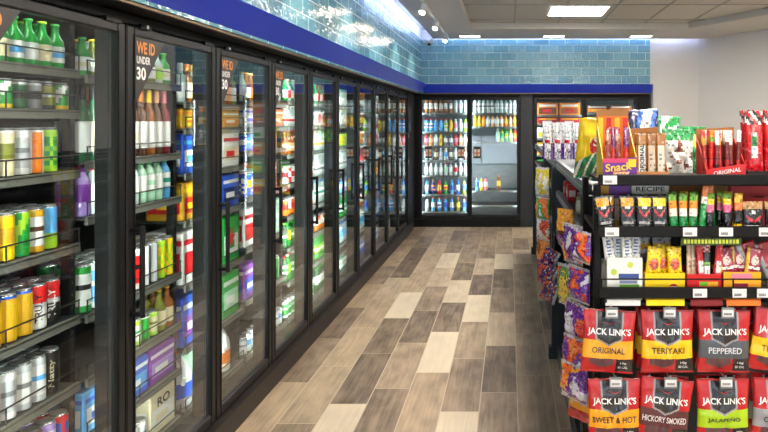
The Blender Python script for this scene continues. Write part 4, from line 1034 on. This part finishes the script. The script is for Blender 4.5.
# third shelf
def d5(b, hw, hd):
    fd(b, hd, -hw * .35, hw * .8, .074, .094, (60, 84, 150)); fd(b, hd, -hw * .3, hw * .7, .060, .070, (120, 130, 170), .0016); fd(b, hd, -hw * .3, hw * .8, .046, .056, (110, 184, 50))
    for (x, z) in ((-hw * .62, .10), (hw * .3, .125)):
        b.prism([(x + .011 * math.cos(k * pi / 7), z + .011 * math.sin(k * pi / 7)) for k in range(14)], 'y', -hd - .0014, -hd, M((190, 208, 80), .5))
tray('bar_box', .346, .470, S3, 2.325, 2.47, .150, .12, (234, 236, 232), (226, 230, 226), (230, 232, 228), 'white carton with blue and green print on the third shelf', 'box', d5)
WB = bag_mesh('snack_bar', .040, .15, .012, lambda u, v: (110, 190, 60) if .16 < v < .28 else ((90, 116, 170) if .36 < v < .86 and .3 < u < .7 and int(v * 24) % 2 else (232, 234, 234)), 10, 26, .04, (), 7, .8)
for i, (x, tl_) in enumerate([(.366, -.12), (.392, .0), (.424, -.05), (.450, .06)]):
    put('snack_bar', WB, (x, 2.352 + .022 * (i % 2), S3 + .098), (-.05, tl_, 0), 'white bar with blue letters and green stripe, %s in the white carton' % (ORD[i] + ' from left'), 'snack bar', 'white bars in the white carton')
def d6(b, hw, hd): 
    b.prism([(.03 + .016 * math.cos(k * pi / 7), .045 + .014 * math.sin(k * pi / 7)) for k in range(14)], 'y', -hd - .0014, -hd, M((206, 30, 34), .5))
    fd(b, hd, .018, .043, .040, .050, (240, 236, 226), .002)
tray('yellow_box', .480, .620, S3, 2.325, 2.46, .095, .11, (250, 216, 16), (246, 208, 20), (250, 216, 16), 'bright yellow carton of snack packs on the third shelf', 'box', d6)
YB = bag_mesh('snack_pouch', .052, .115, .02, lambda u, v: (206, 84, 40) if (u - .5) ** 2 + ((v - .45) * 1.9) ** 2 < .085 else ((236, 140, 40) if (u - .5) ** 2 + ((v - .45) * 1.9) ** 2 < .13 else (250, 214, 16)), 16, 22, .04, (), 4, .8)
for i, (x, tl_) in enumerate([(.510, .1), (.546, .12), (.592, -.03)]):
    put('snack_pouch', YB, (x, 2.35 + .024 * (i % 2), S3 + .07), (-.06, tl_, 0), 'yellow pouch with red round print, %s in the yellow carton' % (['left one', 'middle one', 'right one'][i]), 'pouch', 'yellow pouches in the yellow carton')
GP = bag_mesh('grey_packet', .07, .12, .018, lambda u, v: (250, 200, 30) if .62 < v < .8 else ((150, 154, 160) if v < .5 else (216, 220, 224)), 10, 16, .05, (), 9, .8)
for i, x in enumerate((.498, .575)):
    put('grey_packet', GP, (x, 2.49, S3 + .075), (0, 0, 0), ['silver packet with yellow band behind the yellow pouches, near the white carton', 'silver packet with yellow band behind the yellow pouches, near the red carton'][i], 'packet', 'silver packets on the third shelf')
b = MB(); b.box(-.14, .14, -.04, .04, 0, .074, M((150, 24, 30), .5)); o = b.build('snack_carton', None, (.545, 2.52, S3)); tag(o, 'red carton under the silver packets, back of the third shelf', 'box')
def d7(b, hw, hd): 
    fd(b, hd, -hw * .5, hw * .9, .012, .042, (30, 28, 30)); fd(b, hd, -hw * .3, hw * .4, .05, .066, (130, 190, 50)); fd(b, hd, hw * .2, hw * .8, .05, .066, (246, 180, 40), .0016); 
    b.text('BEEF', .07, .022, LETW, lambda u, v: (.014 + u, -hd - .002, .027 + v), .02)
tray('red_box', .628, .748, S3, 2.325, 2.45, .092, .10, (206, 22, 30), (196, 24, 30), (196, 24, 30), 'red carton of beef sticks on the third shelf', 'box', d7)
BS_ = [bag_mesh('beef_stick', .026, .165, .011, lambda u, v: (206, 26, 34) if v > .72 and int(v * 20 + u * 2) % 2 else ((34, 32, 34) if .5 < v < .72 else ((130, 186, 50) if .42 < v < .5 else (232, 228, 226))), 8, 24, .04, (), 3, .8),
       bag_mesh('beef_stick', .020, .165, .011, lambda u, v: (214, 190, 160) if u < .5 else (180, 140, 110), 6, 20, .04, (), 5, .8),
       bag_mesh('beef_stick', .026, .165, .011, lambda u, v: (206, 24, 32) if v > .55 or u < .3 else ((236, 232, 230) if v > .3 else (220, 120, 150)), 8, 24, .04, (), 6, .8)]
for i, (x, k, tl_) in enumerate([(.640, 1, .02), (.660, 1, .0), (.682, 2, -.02), (.708, 0, .0), (.736, 2, .10)]):
    put('beef_stick', BS_[k], (x, 2.348 + .013 * (i % 2), S3 + .045), (-.05, tl_, 0), '%s beef stick, %s from left in the red carton' % (['red, black and white', 'plain tan', 'red and pink'][k], ORD[i]), 'snack stick', 'beef sticks in the red carton')
for i, x in enumerate((.66, .69, .72)):
    put('beef_stick', BS_[0], (x, 2.40, S3 + .05), (-.03, 0, 0), 'red, black and white beef stick in the back row of the red carton', 'snack stick', 'back row beef sticks')
def d8(b, hw, hd): fd(b, hd, -hw * .6, hw * .5, .075, .095, (236, 130, 160)); fd(b, hd, -hw * .5, hw * .3, .012, .06, (150, 34, 70)); fd(b, hd, hw * .4, hw * .9, .01, .06, (250, 170, 40)); fd(b, hd, hw * .3, hw * .55, .02, .045, (60, 140, 60), .0016)
tray('orange_box', .756, .888, S3, 2.325, 2.46, .100, .10, (246, 176, 30), (214, 30, 34), (246, 176, 30), 'orange and maroon carton of snack packs on the third shelf', 'box', d8)
MP = bag_mesh('snack_pouch', .056, .11, .02, lambda u, v: (244, 190, 60) if u < .16 or v < .16 else ((232, 200, 190) if (u - .55) ** 2 + ((v - .6) * 1.6) ** 2 < .06 else ((240, 226, 220) if .3 < v < .4 else (150, 28, 66))), 16, 22, .04, (), 4, .8)
for i, (x, tl_) in enumerate([(.782, -.16), (.822, .06), (.862, .16)]):
    put('snack_pouch', MP, (x, 2.352 + .022 * (i % 2), S3 + .07), (-.06, tl_, 0), 'maroon pouch with yellow edge, %s in the orange carton' % ['left one', 'middle one', 'right one'][i], 'pouch', 'maroon pouches in the orange carton')
GR = bag_mesh('snack_pouch', .07, .19, .018, lambda u, v: (150, 152, 156) if u < .3 else ((170, 26, 32) if v > .5 else (36, 34, 36)), 10, 18, .04, (), 6, .9)
for i, (x, tl_) in enumerate([(.915, -.38), (.975, -.38), (1.035, -.38)]):
    put('snack_pouch', GR, (x, 2.375, S3 + .018), (0, tl_, 0), 'leaning silver, red and black pouch, %s beside the orange carton' % ['closest', 'second', 'third'][i], 'pouch', 'leaning pouches on the third shelf')

# ---- aisle gondolas behind the rack
def gondola(name, label, ya, yb, xs, zs, wide):
    e = empty(name, (xs + .42, (ya + yb) / 2, 0)); tag(e, label, 'shelving')
    def gl(mb, n_): return loc(mb, n_, e, xs + .42, (ya + yb) / 2, 0)
    for y in ((ya, yb) if wide else (ya,)):
        b = MB(); w = (wide or .05) if y == ya else .05
        b.box(xs - .04, xs - .04 + w, y - .02, y + .025, 0, zs[0] - .012, GOND, .004); b.box(xs - .06, xs + .10, y - .025, y + .03, 0, .09, GOND, .004)
        for j in range(24): b.box(xs - .03, xs - .024, y - .0212, y - .02, .2 + j * .045, .22 + j * .045, INK)
        b.box(xs + .10, xs + .84, y - .01, y + .015, .02, zs[0] - .02, CHAR)
        gl(b, 'upright')
    if wide > .06:
        b = MB(); b.box(xs - .026, xs - .022, ya - .10, ya - .02, .5, .92, GOND); b.tube((xs - .024, ya - .10, .9), (xs - .024, ya - .02, .9), .004, SILV, 6); gl(b, 'clip_strip')
    b = MB(); b.box(xs + .40, xs + .43, ya + .03, yb - .03, .1, zs[0] + .02, CHAR); gl(b, 'back_panel')
    b = MB(); b.box(xs, xs + .84, ya + .03, yb - .03, 0, .13, GOND); gl(b, 'base_deck')
    for z in zs:
        for s in (0, 1):
            x0, x1 = (xs, xs + .395) if s == 0 else (xs + .435, xs + .84)
            b = MB(); b.box(x0, x1, ya + .03, yb - .03, z - .014, z, GOND)
            xe = x0 if s == 0 else x1
            b.box(xe - .012, xe + .012, ya + .03, yb - .03, z - .03, z + .03 * (1 if z == zs[0] else .4), noise_paint('shelf_edge', (82, 88, 94), .35, .1, 8)); b.box(xe - .0125, xe + .0125, ya + .03, yb - .03, z - .004, z + .0, SILV)
            gl(b, 'shelf')
    return e
gondola('gondola_shelving', 'dark aisle shelving running back from behind the snack rack', 2.80, 4.70, .345, [1.40, 1.20, .93, .63], 0)
gondola('gondola_shelving', 'far dark aisle shelving whose broad end post shows beside the aisle', 4.74, 8.46, .345, [1.385, 1.20, .93, .63], .10)

def flames(base, hot, seed, star=(226, 220, 236)):
    def paint(u, v):
        n = 1.2 * MN.noise(Vector((u * 2.2 + seed, v * 2.0, seed * 1.7))) + .35 * MN.noise(Vector((u * 8, v * 9 + seed, 2)))
        if v > .93 or v < .05: return (196, 190, 200)
        if n > .28: return hot[0]
        if n > .08: return hot[1]
        if n < -.42: return star
        return base
    return paint
HANG = [ # px, ytop, ybottom, Y, width, yaw, painter, label
    (569, 206, 246, 2.98, .13, -62, lambda u, v: (250, 170, 28) if v > .42 else ((120, 60, 30) if v > .3 else (110, 40, 130)), 'plain orange candy bag hanging below the jar shelf'),
    (577, 222, 264, 2.66, .13, -60, flames((104, 44, 150), [(250, 170, 50), (236, 90, 30)], 1), 'purple bag with orange flames hanging nearest the orange candy bag'),
    (585, 228, 262, 2.42, .11, -62, flames((92, 40, 150), [(244, 120, 40), (214, 50, 40)], 4), 'purple bag with red flames hanging beside the rack post'),
    (570, 262, 306, 2.94, .13, -62, flames((80, 150, 50), [(250, 160, 40), (240, 110, 30)], 2, (250, 220, 80)), 'green and orange speckled bag hanging below the orange candy bag'),
    (583, 264, 302, 2.50, .13, -60, flames((98, 44, 156), [(250, 120, 40), (220, 60, 40)], 6), 'purple and red bag in the middle of the side hanging column'),
    (580, 300, 342, 2.52, .14, -60, flames((108, 40, 150), [(226, 60, 50), (250, 130, 50)], 8), 'purple and red bag hanging below the middle ones, beside the first jerky bag'),
    (578, 334, 368, 2.50, .13, -60, flames((110, 44, 150), [(250, 130, 50), (230, 70, 40)], 10), 'purple bag with white marks next to the bottom of the ORIGINAL jerky bag'),
    (578, 362, 402, 2.46, .15, -55, flames((100, 40, 146), [(246, 110, 40), (250, 170, 50)], 13), 'large purple and orange bag low on the side of the rack'),
]
for i, (px, yt, yb, Y, w, yaw, pf, lab) in enumerate(HANG):
    p = at(px, yb, Y); h = (yb - yt) * Y / F * .93
    me = bag_mesh('snack_bag', w, h, .05, pf, 30, 40, .05, (), i + 2, 1.5)
    put('snack_bag', me, (p[0] - .014, Y + .015 * (i % 2), p[2]), (0, .05 * ((i % 3) - 1), math.radians(yaw)), lab, 'bag', 'bags hanging on the aisle side of the rack')
me = bag_mesh('jerky_bag', .16, .17, .03, lambda u, v: (246, 166, 30) if .3 < v < .8 else (200, 30, 36), 10, 14, .05, (), 3, 1)
p = at(585, 427, 2.52); put('jerky_bag', me, (p[0], 2.56, p[2]), (0, .06, -.75), 'orange and red bag turned sideways beside the SWEET & HOT jerky bag', 'bag')
# small cluster clipped to the far post
def clip(u, v): return (196, 200, 206) if u > .84 else ((228, 84, 44) if MN.noise(Vector((u * 6, v * 6, 9))) > .22 or u < .08 else ((222, 210, 230) if MN.noise(Vector((u * 9, v * 9, 4))) > .35 else (70, 28, 104)))
CM = bag_mesh('snack_bag', .13, .16, .035, clip, 28, 30, .05, (), 6, 1)
for i, (px, py, Y) in enumerate([(557, 268, 4.64), (555.5, 283, 4.60), (558, 298, 4.56)]):
    p = at(px, py, Y); put('snack_bag', CM, (p[0] - .085, Y - .04 - .012 * i, p[2]), (0, .42, -.55), 'small purple bag with silver edge clipped to the post, %s of three' % ['top', 'middle', 'bottom'][i], 'bag', 'small bags clipped to the shelving post')
# goods hanging along the far shelving
FH = [(545, 166, 196, 4.95, [(232, 214, 60), (236, 236, 230)], 'yellow and white bag at the top of the far hanging column'), (545.5, 196, 220, 4.95, [(70, 170, 60), (240, 120, 40)], 'green and orange bag, second down the far hanging column'), (546, 218, 240, 4.93, [(220, 214, 206), (214, 70, 40)], 'white and red bag, third down the far hanging column'),
      (546, 238, 260, 4.93, [(150, 84, 40), (240, 140, 50)], 'brown and orange bag, fourth down the far hanging column'), (547, 258, 280, 4.92, [(110, 50, 150), (206, 80, 60)], 'purple bag at the foot of the far hanging column')]
for i, (px, yt, yb, Y, cc, lab) in enumerate(FH):
    p = at(px, yb, Y); h = (yb - yt) * Y / F * .96
    me = bag_mesh('snack_bag', .15, h, .05, flames(cc[0], [cc[1], cc[1]], i * 3 + 1), 26, 32, .05, (), i, 1.2)
    put('snack_bag', me, (p[0] - .02, Y, p[2]), (0, 0, math.radians(-50)), lab, 'bag', 'bags hanging on the far shelving')
# white and purple candy bags on the far shelving top
def wp(u, v):
    if v > .52: return (226, 228, 232) if MN.noise(Vector((u * 6, v * 9, 1))) < .25 else (186, 190, 198)
    if v > .43: return (206, 26, 34) if .2 < u < .8 else (220, 220, 226)
    if u < .22 or u > .86: return (104, 52, 160)
    return (226, 224, 230) if MN.noise(Vector((u * 5, v * 12, 4))) < .15 else (60, 50, 70)
WP = bag_mesh('candy_bag', .074, .275, .045, wp, 18, 34, .03, (), 5, 3.0)
for i, px in enumerate((547.5, 557.5, 567, 577.5)):
    p = at(px, 163, 4.92); put('candy_bag', WP, (p[0], 4.92 + .004 * (i % 2), 1.417), (0, 0, -.1), 'white and purple candy bag with red label, %s from left on the far shelving' % ORD[i], 'bag', 'white and purple candy bags')
me = bag_mesh('candy_bag', .07, .24, .05, lambda u, v: (60, 180, 60) if .3 < v < .7 else (220, 226, 222), 10, 16, .04, (), 8, 1)
p = at(585, 163, 4.92); put('candy_bag', me, (p[0] + .012, 4.96, 1.417), (0, 0, 0), 'green and white bag at the end of the white candy bags', 'bag')
# yellow and green chip bag on the near shelving
def yg(u, v):
    if v < .34 + .34 * u - .1:
        return (236, 240, 226) if int((u * 1.2 - v) * 14) % 4 == 0 else (24, 128, 74)
    if (u - .66) ** 2 + ((v - .58) * 1.5) ** 2 < .035: return (206, 34, 34)
    return (246, 212, 34)
me = bag_mesh('chip_bag', .165, .275, .07, yg, 40, 50, .05, [('S', .028, .178, .03, .04, (244, 240, 230), .02)], 4, 1.2)
put('chip_bag', me, (.362, 2.97, 1.436), (0, .12, -.55), 'yellow chip bag with green corner and red round mark beside the orange Snack box', 'bag')
CB = [((34, 44, 90), (70, 120, 210), 'navy bag with blue stripe behind the kraft carton', .640, 3.08, .33, -.06), ((30, 140, 70), (230, 232, 228), 'green crumpled bag second behind the kraft carton', .745, 3.22, .30, .06), ((232, 234, 230), (60, 150, 90), 'white bag with green top behind the rack, between two green bags', .755, 2.97, .24, .02), ((24, 128, 66), (240, 200, 50), 'green bag with yellow emblem left of the ORIGINAL stick carton', .846, 3.08, .25, .03)]
for i, (c1, c2, lab, x, Y, h, tl_) in enumerate(CB):
    def pf(u, v, c1=c1, c2=c2, i=i):
        if i == 0: return (232, 236, 240) if abs(u - v * .6 - .1) < .14 else (c2 if abs(u - v * .6 - .1) < .3 else c1)
        if i == 2: return c2 if v > .8 else ((120, 60, 50) if MN.noise(Vector((u * 5, v * 9, 2))) > .3 else c1)
        if i == 3: return c2 if (u - .6) ** 2 + ((v - .72) * 1.4) ** 2 < .03 else c1
        return c1 if MN.noise(Vector((u * 6, v * 7, 5))) < .2 else c2
    me = bag_mesh('chip_bag', .15, h, .08, pf, 22, 28, .03, (), i + 11, 2.6)
    put('chip_bag', me, (x, Y, 1.426), (0, tl_, .12 * (i - 1)), lab, 'bag', 'chip bags on the shelving behind the rack')
# jars and packs on the aisle shelves
b = MB(); b.lathe([(.026, 0), (.029, .005), (.029, .066), (.022, .078)], 16, M((206, 204, 176), .3, 0, .4)); jar = b.mesh('jar')
lb = MB(); lb.lathe([(.0296, .018), (.0296, .055)], 16, M((226, 228, 214), .5), cap=False); jl = lb.mesh('jar_label')
cb = MB(); cb.lathe([(.024, 0), (.025, .002), (.025, .014), (.022, .016)], 16, M((120, 150, 80), .4)); jc = cb.mesh('jar_lid')
for i, (x, y, z) in enumerate([(.388, 3.55, 1.202), (.388, 3.30, 1.202), (.392, 3.9, .932), (.392, 3.3, .932)]):
    o = put('jar', jar, (x, y, z), (0, 0, 0), ['pale jar with green lid beside the red pack', 'pale jar nearest the snack rack on the upper shelf', 'pale jar farther along the lower shelf', 'pale jar nearer on the lower shelf'][i], 'jar', 'jars on the aisle shelves'); link('jar_label', jl, o); link('jar_lid', jc, o, (0, 0, .077))
b = MB(); b.box(-.03, .03, -.035, .035, 0, .105, M((190, 36, 40), .4), .005); b.box(-.0312, -.03, -.025, .025, .03, .07, M((232, 224, 214), .5)); b.box(-.02, .02, -.0362, -.035, .03, .07, M((232, 224, 214), .5)); rpk = b.mesh('snack_tub')
for i, (x, y, z) in enumerate([(.392, 4.12, 1.202), (.392, 4.35, 1.202), (.392, 3.6, .932), (.392, 4.2, .632)]):
    put('snack_tub', rpk, (x, y, z), (0, 0, 0), ['red pack with white label next to the pale jar', 'red pack by the end of the upper aisle shelf', 'red pack between the jars of the lower shelf', 'red pack on the lowest aisle shelf'][i], 'pack', 'red packs on the aisle shelves')

# ================================================================= CAMERA, SKY, VIEW
cam = bpy.data.cameras.new('camera'); co = bpy.data.objects.new('camera', cam); COL.objects.link(co)
co.location = (0, 0, H); co.rotation_euler = (pi / 2, 0, 0)
cam.sensor_fit = 'HORIZONTAL'; cam.sensor_width = 36; cam.lens = F / 768 * 36
cam.shift_x = -(VX - 384) / 768; cam.shift_y = -(216 - VY) / 768
cam.clip_start = .05
SC.camera = co
wd = bpy.data.worlds.new('daylight'); SC.world = wd; wd.use_nodes = True
bg = wd.node_tree.nodes['Background']; bg.inputs[0].default_value = (.80, .89, 1, 1); bg.inputs[1].default_value = 3.2
sv = SC.view_settings; sv.view_transform = 'Standard'; sv.look = 'None'; sv.gamma = 1; sv.exposure = 0.6; sv.use_curve_mapping = False
SC.display_settings.display_device = 'sRGB'
cy = SC.cycles
cy.max_bounces = 8; cy.diffuse_bounces = 4; cy.glossy_bounces = 4; cy.transparent_max_bounces = 24; cy.sample_clamp_indirect = 4; cy.caustics_reflective = False; cy.caustics_refractive = False
cy.use_denoising = True
